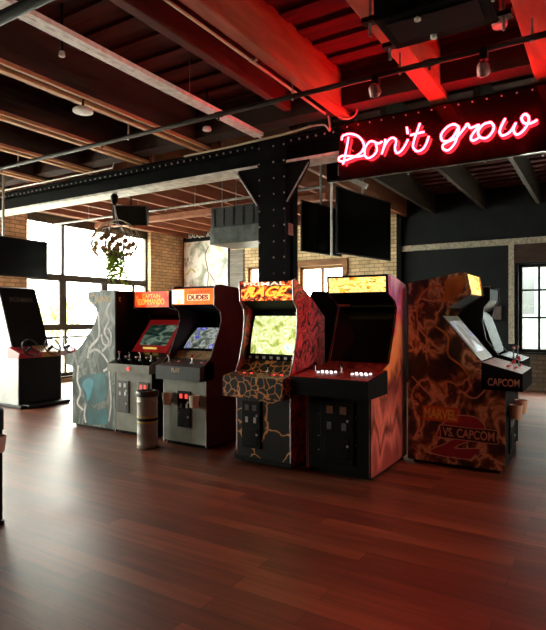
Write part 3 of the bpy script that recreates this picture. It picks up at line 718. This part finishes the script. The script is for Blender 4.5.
M_S5 = art_z('magenta_orange_art', [(.0, (.3, .04, .03)), (.12, (.75, .14, .10)), (.2, (.12, .02, .015)), (.3, (.85, .16, .10)), (.42, (.15, .02, .02)), (.5, (.9, .2, .06)), (.6, (.95, .28, .08)), (.72, (.75, .06, .12)), (.8, (.9, .2, .4)), (.86, (.4, .1, .3)), (.95, (.9, .55, .7))], .75, 2.2, (1, 1.6, .6))
t5 = cabinet('arcade_cabinet', 'black arcade machine with yellow lit marquee, dark screen and red pink side art', -2.07, 4.46, 0, .64, P5, M_S5,
    [('front_panel', (0, .05), (0, .76), .015, BLACK), ('bezel', (.47, 1.0), (.70, 1.55), .01, BLACKG), ('speaker_panel', (.66, 1.57), (.45, 1.665), .01, BLACK),
     ('marquee', (.44, 1.665), (.43, 1.83), .01, M_MQ_Y), ('roof_panel', (.43, 1.835), (.60, 1.825), .01, BLACK), ('rear_roof', (.6, 1.825), (.95, 1.765), .01, BLACK), ('back_panel', (.97, 1.74), (.97, .04), .015, BLACK)], tm=BLACKM)
screen(t5, (.50, 1.05), (.68, 1.5), .58, BLACKG, border=.04)
M_PNL5 = art('panel_print', [(.35, (.05, .005, .005)), (.5, (.28, .03, .02)), (.65, (.5, .16, .12))], 8, 2)
control_box(t5, .74, -.2, .27, .74, .90, .95, BLACK, M_PNL5)
MB().strip((.27, .95), (.46, 1.0), -.30, .30, .01).build('panel_deck', M_PNL5, t5)
MB().box(-.30, .30, .42, .435, 1.66, 1.68).box(-.31, -.3, .415, .435, 1.66, 1.84).box(.3, .31, .415, .435, 1.66, 1.84).box(-.31, .31, .415, .43, 1.83, 1.845).build('marquee_frame', BLACK, t5)
0 and lettering('VS.', (.0, .4315, 1.75), .08, .06, (1, 0, 0), (0, 0, 1), mat('brown_ink', (.1, .05, .01), .4), t5, bold=.0)
for s in (-1, 1):
    for i in range(4):
        for j in range(2): button(t5, s * .17 + (i - 1.5) * .045 + j * .02 + .03, .02 + j * .045, .925 + j * .005, LED, .0115)
for xx in (-.27, .0): stick(t5, xx, .08, .93, BLACKG, .06)
coin_door(t5, -.17, .16, .12, .68, mat('black_door', (.004, .004, .004), .4, spec=.2), 0, mat('amber_slot', (.22, .09, .05), .3), mat('dim_slot', (.13, .13, .13), .3))
mb = MB()
for xx, zz in ((-.19, .55), (-.19, .35), (.18, .55), (.18, .3), (-.19, .22), (.0, .4)): mb.sphere((xx, -.006, zz), .006, 8, 5)
mb.build('screw', SILV, t5, True)
MB().box(.321, .324, .35, .7, 1.55, 1.66).build('print', mat('pink_print', (.6, .2, .35), .4), t5) if False else None

# 6 - side-on machine at the right with brown art
P6 = [(0, .03), (0, .78), (.0, .96), (.2, 1.02), (.28, 1.10), (.57, 1.45), (.50, 1.53), (.34, 1.64), (.30, 1.66), (.34, 1.86), (.40, 1.865), (.895, 1.775), (.9, .03)]
M_S6 = art('brown_art', [(.3, (.02, .014, .012)), (.43, (.07, .03, .02)), (.48, (.40, .15, .06)), (.52, (.95, .55, .28)), (.56, (.25, .08, .04)), (.62, (.05, .02, .015)), (.67, (.7, .25, .10)), (.8, (.4, .05, .04))], 3.8, .5, stretch=(1, 1.2, .9), rough=.4, detail=6)
M_SCR6 = art('screen_pale', [(.4, (.25, .27, .26)), (.55, (.5, .5, .46)), (.62, (.2, .3, .7)), (.7, (.3, .28, .25))], 5, 1, rough=.1, emit=.45)
t6 = cabinet('arcade_cabinet', 'arcade machine seen side on at the right, brown orange art with large lettering', -.79, 5.62, math.radians(90), .64, P6, M_S6,
    [('front_panel', (.0, .05), (.0, .78), .015, BLACK), ('bezel', (.21, 1.03), (.56, 1.45), .01, mat('pale_bezel', (.35, .33, .28), .25)), ('speaker_panel', (.53, 1.53), (.33, 1.655), .01, GREYD),
     ('marquee', (.32, 1.665), (.35, 1.855), .01, M_MQ_Y), ('roof_panel', (.40, 1.86), (.895, 1.77), .01, BLACK), ('back_panel', (.885, 1.77), (.885, .04), .015, BLACK)], tm=BLACKM)
screen(t6, (.25, 1.08), (.54, 1.42), .58, M_SCR6, border=.03)
control_box(t6, .70, -.15, .2, .77, .93, 1.02, BLACK, mat('white_overlay', (.6, .6, .58), .3, var=.3))
for xx in (-.22, .12): stick(t6, xx, -.06, .95, REDB, .07)
for k in range(12): button(t6, (-.15, -.11, -.07, -.15, -.11, -.07, .17, .21, .25, .17, .21, .25)[k], 0 if (k // 3) % 2 else -.06, .972 if (k // 3) % 2 else .96, REDB)
for xx in (-.2, .15):
    cp = MB().lathe([(.045, 0), (.06, .13), (.054, .13), (.04, .01)], (xx, -.075, .50), 20).build('cup_holder', mat('brown_cup', (.5, .24, .15), .4), t6, True)
    MB().tube([(xx, -.02, .54), (xx, 0, .54)], .03, 8).build('bracket', BLACKM, cp)
coin_door(t6, -.12, .14, .15, .6)
XD, ZD = (0, -1, 0), (0, 0, 1)
def s6(X, z, e=.0): return (-.322 - e, -.79 - X, z)
LEX = mat('lettering_peach', (.8, .42, .28), .4); LEY = mat('lettering_orange', (1, .62, .12), .4)
MB().box(-.3235, -.32, -.79 + 1.20, -.79 + 1.545, .43, .575, .001).build('name_plate', mat('red_plate', (.7, .14, .03), .4), t6)
lettering('MARVEL', s6(-1.372, .502, .002), .31, .10, XD, ZD, LEY, t6, bold=.035)
# outlined numeral behind the second line
two = [(-1.44, .30), (-1.36, .38), (-1.25, .47), (-1.10, .50), (-.99, .45), (-1.0, .36), (-1.1, .27), (-1.2, .20), (-1.02, .20), (-1.1, .12), (-1.3, .10), (-1.47, .14), (-1.3, .24), (-1.14, .34), (-1.18, .39), (-1.3, .34)]
MB().prism([(-.79 - a, b) for a, b in [(-1.42, .28), (-1.36, .40), (-1.22, .50), (-1.04, .50), (-.96, .42), (-1.02, .32), (-1.24, .19), (-1.0, .21), (-1.1, .10), (-1.48, .12), (-1.2, .30), (-1.14, .37), (-1.2, .41), (-1.28, .36), (-1.30, .28)]], -.3215, -.3195).build('numeral', mat('dark_red_numeral', (.45, .04, .07), .4), t6)
side_line(t6, -.323, [(-.79 - a, b) for a, b in [(-1.42, .28), (-1.36, .40), (-1.22, .50), (-1.04, .50), (-.96, .42), (-1.02, .32), (-1.24, .19), (-1.0, .21), (-1.1, .10), (-1.48, .12), (-1.3, .24), (-1.42, .28)]], .005, LEX, 'numeral_outline')
MB().box(-.3255, -.3235, -.79 + .86, -.79 + 1.37, .275, .395, .0005).build('letter_band', mat('dark_band', (.05, .02, .015), .4), t6)
side_line(t6, -.3236, [(-.79 + 1.37, .275), (-.79 + 1.37, .335), (-.79 + 1.37, .395), (-.79 + 1.1, .395), (-.79 + .86, .395), (-.79 + .86, .335), (-.79 + .86, .275), (-.79 + 1.1, .275), (-.79 + 1.37, .275)], .004, LEX, 'band_outline')
lettering('VS. CAPCOM', s6(-1.115, .337, .004), .47, .085, XD, ZD, LEX, t6, bold=.02)
lettering('CAPCOM', (-.3505, .01, .845), .27, .07, XD, ZD, mat('lettering_copper', (.75, .35, .22), .4), t6, bold=.02)
# abstract swirls on the side art
OR = mat('orange_print', (.7, .24, .05), .4, var=.4, vs=6); RD = mat('deep_red_print', (.4, .05, .04), .4, var=.5, vs=8); PKP = mat('salmon_print', (.40, .12, .08), .4, var=.2); DK = mat('dark_print', (.02, .01, .012), .4)
side_poly(t6, -.3202, [(-.79 - a, b) for a, b in [(-1.32, 1.80), (-1.15, 1.83), (-1.16, 1.70), (-1.25, 1.62), (-1.36, 1.58), (-1.33, 1.70)]], OR)
for P, r in [([(-1.6, 1.42), (-1.58, 1.62), (-1.45, 1.74), (-1.3, 1.70), (-1.25, 1.58)], .010), ([(-1.42, 1.35), (-1.3, 1.25), (-1.3, 1.08), (-1.18, .98), (-1.1, .88)], .009), ([(-1.6, 1.42), (-1.56, 1.3), (-1.46, 1.2)], .007), ([(-1.65, .85), (-1.5, .7), (-1.4, .62)], .007), ([(-1.2, .75), (-1.05, .68), (-.9, .85)], .008)]:
    side_line(t6, -.321, [(-.79 - a, b) for a, b in P], r, LEX if r < .009 else OR)

# 7 - black machine standing behind, back turned
P7 = [(0, .03), (0, .8), (-.12, .82), (-.12, .95), (.2, 1.02), (.35, 1.5), (.15, 1.58), (.15, 1.76), (.6, 1.76), (.75, 1.6), (.75, .03)]
t7 = cabinet('arcade_cabinet', 'plain black arcade machine behind the row with its back turned', -2.83, 6.62, PI, .63, P7, BLACK,
    [('front_panel', (.0, .05), (.0, .8), .015, BLACK), ('bezel', (.22, 1.02), (.36, 1.5), .01, BLACK), ('marquee', (.16, 1.58), (.16, 1.75), .01, BLACK), ('roof_panel', (.15, 1.75), (.59, 1.75), .01, BLACK), ('rear_slope', (.6, 1.75), (.74, 1.6), .01, BLACK), ('back_panel', (.74, 1.6), (.74, .04), .015, BLACK)], tm=BLACKM)
control_box(t7, .6, -.14, .2, .82, .94, 1.0, BLACK)

P9 = [(0, .03), (0, .85), (-.02, .95), (.12, 1.04), (.24, 1.2), (.28, 1.4), (.26, 1.55), (.20, 1.62), (.20, 1.76), (.72, 1.76), (.75, .03)]
t10 = cabinet('arcade_cabinet', 'dark arcade machine half hidden behind the side-on machine, pale edge trim showing', -.86, 6.40, math.radians(90), .6, P9, BLACK,
    [('front_panel', (.0, .05), (.0, .85), .015, BLACK), ('bezel', (.14, 1.05), (.30, 1.5), .01, BLACKG), ('speaker_panel', (.30, 1.5), (.21, 1.62), .01, GREYD), ('marquee', (.21, 1.62), (.21, 1.75), .01, GREYD), ('roof_panel', (.20, 1.75), (.71, 1.75), .01, BLACK), ('back_panel', (.735, 1.75), (.735, .04), .015, BLACK)])
control_box(t10, .64, -.12, .1, .85, .98, 1.04, BLACK, BLACKG)
for xx in (-.2, .1): stick(t10, xx, -.02, 1.01, mat('pink_ball', (.5, .2, .2), .3), .09)
for k in range(4): button(t10, -.12 + k * .04, -.04, 1.0, REDB)

# 8 - machine cut off by the left edge of the picture
t8 = cabinet('arcade_cabinet', 'black arcade machine cut off at the left edge with a pinkish cup', -3.60, 1.91, math.radians(90), .62, [(0, .03), (0, .80), (.2, .88), (.35, 1.5), (.15, 1.58), (.15, 1.76), (.6, 1.76), (.75, 1.6), (.75, .03)], BLACK,
    [('front_panel', (.0, .05), (.0, .8), .015, BLACK), ('bezel', (.22, 1.02), (.36, 1.5), .01, BLACK), ('marquee', (.16, 1.58), (.16, 1.75), .01, M_MQ_R), ('roof_panel', (.15, 1.75), (.59, 1.75), .01, BLACK), ('back_panel', (.74, 1.6), (.74, .04), .015, BLACK)], tm=BLACKM)
control_box(t8, .60, -.03, .2, .66, .80, .87, BLACK)
cp = MB().lathe([(.045, 0), (.06, .11), (.054, .11), (.04, .01)], (.24, -.05, .52), 20).build('cup_holder', mat('pink_cup', (.5, .28, .22), .4), t8, True)
coin_door(t8, -.15, .12, .15, .6)
MB().cyl((.29, -.02, 0), .02, .03, 12).build('foot', BLACKM, t8)

# 9 - three wheel driving machine, left background
t9 = empty('driving_arcade_cabinet', (-7.83, 5.50, 0), math.radians(90), 'black and silver driving machine with three steering wheels and a leaning screen hood', 'arcade machine')
MB().box(-.38, .38, .02, .62, .06, .80, .01).build('body', BLACK, t9)
SIDEL = mat('silver_grey_side', (.42, .45, .42), .35, .1, var=.25, vs=4)
for s in (-1, 1):
    MB().prism([(.03, .05), (.03, .84), (.9, .84), (.9, .05)], min(s * .38, s * .395), max(s * .38, s * .395)).build('side_panel', SIDEL, t9)
MB().prism([(.02, .92), (.40, 1.90), (.9, 1.88), (.9, .84), (.05, .84)], -.50, -.485).build('hood_side', SIDEL, t9)
hood = MB().prism([(.0, .92), (.38, 1.90), (.46, 1.92), (.9, 1.88), (.9, .84), (.04, .84)], -.484, .14).build('screen_hood', mat('smoked_hood', (.006, .005, .004), .5, spec=.1), t9)
SH = mat('smoked_glass', (.015, .012, .01), .08)
MB().strip((.055, 1.02), (.28, 1.60), -.42, .08, -.006).build('screen', SH, hood)
dr = Vector((0, .38, .98)).normalized()
lettering('IRONMAN', (-.17, .30, 1.715), .4, .08, (1, 0, 0), dr, mat('dim_letters', (.10, .085, .07), .4), hood, bold=.02)
MB().box(-.45, .45, -.12, .66, 0, .05, .01).build('base', BLACKM, t9)
MB().box(-.36, .40, -.20, .0, .02, .06, .01).build('pedal_plate', BLACKM, t9)
cols = [mat('maroon_panel', (.45, .03, .05), .35), mat('ochre_panel', (.6, .32, .08), .4), mat('blue_white_panel', (.75, .8, .9), .3), mat('red_panel', (.7, .04, .05), .35)]
seg = [(-.57, -.17), (-.17, .17), (.17, .38), (.38, .5)]
for (a, b), m in zip(seg, cols):
    MB().prism([(-.24, .80), (-.26, .88), (.02, .97), (.05, .80)], a + .002, b - .002).build('dash_panel', m, t9)
def wheel(t, x, yaw=0):
    M = Matrix.Translation((x, -.24, .96)) @ Matrix.Rotation(yaw, 4, 'Z') @ Matrix.Rotation(math.radians(62), 4, 'X')
    ring = [M @ Vector((.14 * math.cos(a), .14 * math.sin(a), 0)) for a in [2 * PI * k / 28 for k in range(28)]]
    w = MB().tube(ring, .012, 8, True).build('steering_wheel', mat('wheel_black', (.012, .012, .012), .3), t, True)
    mb = MB()
    for a in (PI / 2, PI / 2 + 2.2, PI / 2 - 2.2): mb.tube([M @ Vector((0, 0, -.01)), M @ Vector((.14 * math.cos(a), .14 * math.sin(a), 0))], .009, 6)
    mb.build('spoke', BLACKG, w, True)
    MB().tube([M @ Vector((0, 0, .01)), M @ Vector((0, 0, -.16))], .022, 12).build('hub', BLACKM, w, True)
wheel(t9, -.36); wheel(t9, .02); wheel(t9, .34, .3)

# ------------------------------------------------------------------ steel bin
p = FW * 5.98 + RT * (-125.5 / F * 5.98)
t = empty('litter_bin', (p.x, p.y, 0), label='slim silver cylindrical bin with black lid in front of the machines', cat='bin')
M_BIN = mat('brushed_bin', (.34, .31, .26), .36, .35, var=.3, vs=5)
MB().lathe([(.108, 0), (.115, .01), (.115, .05), (.112, .055), (.112, .15), (.115, .16), (.112, .17), (.112, .5), (.116, .51), (.112, .52), (.112, .57)]).build('body', M_BIN, t, True)
MB().lathe([(.122, .565), (.126, .58), (.126, .61), (.115, .625), (.08, .63), (.075, .60)]).build('lid', mat('dark_bin_lid', (.03, .02, .016), .4), t, True)
MB().lathe([(.1125, .30), (.1145, .305), (.1145, .325), (.1125, .33)]).build('band', BLACKM, t, True)
MB().lathe([(.1125, .335), (.1145, .34), (.1145, .35), (.1125, .355)]).build('band', mat('yellow_band', (.5, .36, .08), .4), t, True, label='yellow band')
MB().lathe([(.1125, .275), (.1145, .28), (.1145, .295), (.1125, .30)]).build('band', mat('yellow_band2', (.5, .36, .08), .4), t, True, label='yellow band')

# ------------------------------------------------------------------ hanging screens
def tv(name, loc, rz, w, h, label, pole=None, th=.08, tilt=0):
    t = empty(name, loc, rz, label, 'television')
    M = Matrix.Rotation(tilt, 4, 'X')
    MB().box(-w / 2, w / 2, 0, th * .4, -h / 2, h / 2, .006, M).build('bezel', BLACKM, t)
    MB().box(-w / 2 + .02, w / 2 - .02, -.003, .001, -h / 2 + .02, h / 2 - .02, M=M).build('screen', BLACKG, t)
    MB().box(-w * .35, w * .35, th * .4, th, -h * .35, h * .35, .01, M).build('rear_housing', BLACK, t)
    if pole:
        MB().tube([(pole, th + .04, -.1), (pole, th + .04, ZC - loc[2] + .02)], .018, 10).build('pole', STEEL, t, True)
        MB().box(pole - .1, pole + .1, th, th + .05, -.12, .12).build('mount', BLACKM, t)
    return t
# left edge: plane along Y facing +X
tv('television', (-8.0, 5.14, 2.385), math.radians(90), 1.18, .62, 'black television hanging over the driving machine at the left edge', -.12)
a = FW * 7.0 + RT * (64.5 / F * 7.0); b = FW * 8.0 + RT * (118 / F * 8.0)
ang = math.atan2(b.y - a.y, b.x - a.x); mid = (a + b) / 2
tv('television', (mid.x, mid.y, 2.70), ang, (b - a).length, .87, 'large black television hanging right of the column, edge with pale pole', .1, .08)
a2 = FW * 7.35 + RT * (20 / F * 7.35); b2 = FW * 8.1 + RT * (62 / F * 8.1)
ang2 = math.atan2(b2.y - a2.y, b2.x - a2.x); mid2 = (a2 + b2) / 2
tv('television', (mid2.x, mid2.y + .25, 2.72), ang2, (b2 - a2).length, .72, 'black television just right of the column, behind the larger one', .1, .07)
o = MB().tube([(0, 0, 0), (0, 0, ZC - 2.24 + .02)], .016, 10).build('hanging_pole', WHITEP, smooth=True); o.location = (a.x - .07, a.y - .03, 2.24)
tag(o, 'thin pale hanging pole at the left edge of the large television', 'pole')

# HVAC box left of the column
t = empty('air_unit', (-4.95, 7.2, 2.62), label='grey metal air unit hanging left of the column', cat='air unit')
ZN = mat('weathered_metal', (.10, .115, .105), .45, .35, var=.4, vs=7)
MB().box(-.6, .6, -.2, .5, 0, .27, .008).build('lower_housing', ZN, t)
MB().box(-.6, .6, -.17, .5, .27, .60, .008).build('upper_housing', mat('dark_metal', (.010, .012, .011), .5, 0, var=.5), t)
for k in range(6): MB().box(-.53 + k * .19, -.53 + k * .19 + .02, -.18, -.17, .3, .57).build('rib', BLACKM, t)
for (a_, b_) in ((-.5, 0), (.5, 0), (-.5, .4), (.5, .4)): MB().tube([(a_, b_, .6), (a_, b_, 1.42)], .01, 6).build('hanger_rod', STEEL, t)

# hanging speaker above the planter
t = empty('loudspeaker', (px_ray(131, 213, 7.0).x, 7.0, px_ray(131, 213, 7.0).z - .12), math.radians(38), 'black wedge loudspeaker hanging from the ceiling behind the planter', 'loudspeaker')
MB().prism([(-.10, -.12), (-.24, .2), (.18, .30), (.16, -.06)], -.3, .3).build('body', mat('speaker_black', (.03, .032, .035), .5), t)
MB().strip((-.105, -.11), (-.238, .19), -.28, .28, -.006).build('grille', BLACKM, t)
MB().tube([(0, 0, .2), (0, 0, 1.0)], .014, 8).build('pole', BLACKM, t)

# ------------------------------------------------------------------ poster, small frame
t = empty('poster', (-9.32, YB - .02, 2.0), label='tall pale comic style poster beside the brick corner', cat='poster')
MB().box(-.8, .8, -.02, .02, 0, 1.85).build('frame', BLACK, t)
MB().box(-.76, .76, -.026, -.018, .03, 1.5).build('print', art('pale_poster', [(.35, (.22, .25, .16)), (.46, (.55, .56, .45)), (.54, (.9, .88, .8)), (.62, (.95, .93, .88)), (.7, (.7, .6, .3))], 2.6, .8, stretch=(1, 1, .8)), t)
lettering('HEADQUARTERS', (-.10, -.024, 1.655), 1.15, .13, (1, 0, 0), (0, 0, 1), mat('poster_white', (.8, .8, .76), .5), t, bold=.03)
for P, m, r in [([(.05, .1), (.1, .6), (.0, 1.1), (.12, 1.35)], mat('poster_brown', (.35, .2, .15), .5), .03), ([(.1, .65), (.3, .4), (.4, .1)], mat('poster_brown2', (.35, .22, .18), .5), .025), ([(-.6, .1), (-.5, .3), (-.35, .15)], mat('poster_red', (.6, .15, .1), .5), .03), ([(-.65, .6), (-.5, .75), (-.35, .65)], mat('poster_yellow', (.75, .65, .2), .5), .05)]:
    q = spline([(a, -.027, b) for a, b in P], 6); MB().tube(q, [r * .5] * len(q), 6).build('print_stroke', m, t)
def onback(px0, px1, py0, py1, Y=YB):
    a, b = px_ray(px0, py1, Y), px_ray(px1, py0, Y); return a.x, b.x, a.z, b.z
x0, x1, z0, z1 = onback(491, 503, 305, 321)
t = empty('picture_frame', ((x0 + x1) / 2, YB - .015, z0), label='small dark framed picture on the charcoal wall left of the window', cat='picture')
w = (x1 - x0) / 2
MB().box(-w, w, -.015, .012, 0, z1 - z0, .004).build('frame', BLACKM, t); MB().box(-w + .03, w - .03, -.018, -.014, .03, z1 - z0 - .03).build('print', mat('dim_print', (.10, .08, .075), .5), t)

# ------------------------------------------------------------------ hanging planter of wire spheres
t = empty('hanging_planter', (-6.22, 5.58, 2.53), label='hanging wire sphere planter with trailing green vines in front of the windows', cat='planter')
WIRE = mat('wire_gold', (.16, .09, .04), .4); DISC = mat('woven_disc', (.50, .30, .11), .6)
MB().lathe([(.03, .73), (.055, .70), (.05, .62), (.015, .56)]).build('ceiling_cap', BLACKM, t, True)
mb = MB()
for k in range(3):
    a = 2 * PI * k / 3; mb.tube([(0, 0, .6), (.1 * math.cos(a), .1 * math.sin(a), .22)], .005, 5)
mb.build('chain', WIRE, t)
for (cx, cy, R_) in ((-.09, -.04, .25), (.10, .04, .235)):
    mb = MB()
    for k in range(7):
        a = PI * k / 7; ax = Vector((math.cos(a), math.sin(a), 0))
        mb.tube([Vector((cx, cy, 0)) + (ax * math.cos(q) + Vector((0, 0, 1)) * math.sin(q)) * R_ for q in [2 * PI * i / 28 for i in range(28)]], .006, 5, True)
    for zz in (-.12, -.05, .04, .12):
        rr = math.sqrt(R_ * R_ - zz * zz); mb.tube([(cx + rr * math.cos(q), cy + rr * math.sin(q), zz) for q in [2 * PI * i / 28 for i in range(28)]], .006, 5, True)
    mb.build('wire_sphere', WIRE, t, True)
    mb = MB(); rnd = random.Random(3)
    for k in range(30):
        v = Vector((rnd.gauss(0, 1), rnd.gauss(0, 1), rnd.gauss(-.2, .8))).normalized(); q = v.orthogonal().normalized(); r2 = v.cross(q)
        c0 = Vector((cx, cy, 0)) + v * (R_ - .008)
        f = [mb.bm.verts.new(c0 + (q * math.cos(i * PI / 4) + r2 * math.sin(i * PI / 4)) * .042) for i in range(8)]
        g = [mb.bm.verts.new(u.co + v * .006) for u in f]
        mb.bm.faces.new(f); mb.bm.faces.new(g[::-1])
        for i in range(8): mb.bm.faces.new((f[i], f[(i + 1) % 8], g[(i + 1) % 8], g[i]))
    mb.build('woven_shell', DISC, t, label='tan discs over the wires', kind='stuff')
mb = MB()
for s, R_ in ((-1, .3), (1, .34)):
    for tilt in (0, .35, .7):
        mb.tube([(s * .05 + R_ * math.cos(q) * math.cos(tilt), R_ * math.cos(q) * math.sin(tilt), .0 + R_ * math.sin(q)) for q in [PI * i / 20 for i in range(21)]], .005, 5)
mb.build('hoop', mat('pale_hoop', (.5, .45, .35), .4, .3), t, True)
LEAF = mat('vine_leaf', (.45, .68, .06), .5, var=.4, vs=30)
LEAF.node_tree.nodes['Principled BSDF'].inputs['Transmission Weight'].default_value = .0
rnd = random.Random(11); mb = MB(); ms = MB()
for k in range(22):
    a = rnd.uniform(0, 2 * PI); r = rnd.uniform(0, .13); L = rnd.uniform(.12, .5)
    p0 = Vector((r * math.cos(a), r * math.sin(a), -.1)); P = [p0 + Vector((rnd.uniform(-.015, .015) * i, rnd.uniform(-.015, .015) * i, -L * i / 6)) for i in range(7)]
    ms.tube(P, .003, 4)
    for i in range(int(L * 60)):
        q = P[0].lerp(P[-1], rnd.random()) + Vector((rnd.uniform(-.03, .03), rnd.uniform(-.03, .03), 0))
        u = Vector((rnd.gauss(0, 1), rnd.gauss(0, 1), rnd.gauss(-.5, .6))).normalized() * .03; v = u.orthogonal().normalized() * .02
        vs = [mb.bm.verts.new(q), mb.bm.verts.new(q + u + v), mb.bm.verts.new(q + u * 2), mb.bm.verts.new(q + u - v)]; mb.bm.faces.new(vs)
mb.build('leaves', LEAF, t)['kind'] = 'stuff'; ms.build('vine_stem', mat('stem_green', (.15, .2, .05), .6), t)

# ------------------------------------------------------------------ outdoors
MB().box(-60, 50, -45, 60, -.6, -.45).build('ground', mat('pale_paving', (.55, .55, .5), .9), kind='structure')
t = empty('building', (2.5, 27, -.45), label='pale building seen through the right window', cat='building')
MB().box(-9, 12, 0, 6, 0, 12).build('wall', mat('pale_blue_siding', (.095, .11, .12), .8, var=.15, vs=1.2), t)
mb = MB()
for k in range(26): mb.box(-9, 12, -.02, 0, k * .45, k * .45 + .04)
mb.build('siding', mat('siding_line', (.045, .052, .06), .8), t)
for x in (-6.4, -3.4, -.4, 2.6):
    MB().box(x, x + 1.1, -.05, 0, 2.0, 3.9).build('window', mat('dark_pane', (.03, .04, .045), .2), t)
def tree(x, y, h, r, lab):
    t = empty('tree', (x, y, -.45), label=lab, cat='tree', group='trees outside the left windows')
    MB().tube([(0, 0, 0), (.05, 0, h * .4), (0, .05, h * .75)], [.14, .1, .05], 8).build('trunk', wood('bark', (.1, .07, .04), (.2, .15, .1), 'Z'), t, True)
    rnd = random.Random(int(h * 10)); mb = MB()
    for k in range(1500):
        v = Vector((rnd.gauss(0, 1), rnd.gauss(0, 1), rnd.gauss(0, 1))).normalized() * (r * rnd.uniform(.35, 1)); q = Vector((0, 0, h * .72)) + Vector((v.x, v.y, v.z * .8))
        u = Vector((rnd.gauss(0, 1), rnd.gauss(0, 1), rnd.gauss(0, 1))).normalized() * .12; w_ = u.orthogonal().normalized() * .06
        vs = [mb.bm.verts.new(q), mb.bm.verts.new(q + u + w_), mb.bm.verts.new(q + u * 2), mb.bm.verts.new(q + u - w_)]; mb.bm.faces.new(vs)
    mb.build('foliage', mat('outdoor_leaf', (.35, .38, .16), .6, var=.3), t)['kind'] = 'stuff'
tree(-20, 11.2, 2.2, .9, 'small pale green tree outside the left windows')
tree(-21, 15.5, 2.6, 1.0, 'taller pale green tree outside the left windows')

# ------------------------------------------------------------------ light
w = bpy.data.worlds.new('sky'); sc.world = w; w.use_nodes = True
bg = w.node_tree.nodes['Background']; bg.inputs[0].default_value = (1, .985, .89, 1); bg.inputs[1].default_value = 20.0
# added fill lamp behind the camera, unseen, to lift the machine fronts
def globe(x, y, z, r, power, col, lab):
    t = empty('fill_lamp', (x, y, z), label=lab, cat='lamp', group='added fill globes behind the viewer')
    MB().lathe([(.03, r), (.05, r + .02), (.05, r + .06)]).tube([(0, 0, r + .05), (0, 0, ZC - z + .02)], .01, 6).build('stem', BLACKM, t)
    A_ = 4 * PI * r * r
    MB().sphere((0, 0, 0), r, 20, 12).build('globe', mat('fill_globe', (.9, .9, .85), .4, emis=col, es=power / (PI * A_)), t, True)
globe(.8, -1.6, 2.6, .16, 15, (1, .75, .55), 'added warm fill globe behind the viewer, out of view')

sc.view_settings.view_transform = 'Standard'; sc.view_settings.look = 'None'; sc.view_settings.gamma = 1
sc.view_settings.use_curve_mapping = False; sc.view_settings.exposure = 0.38
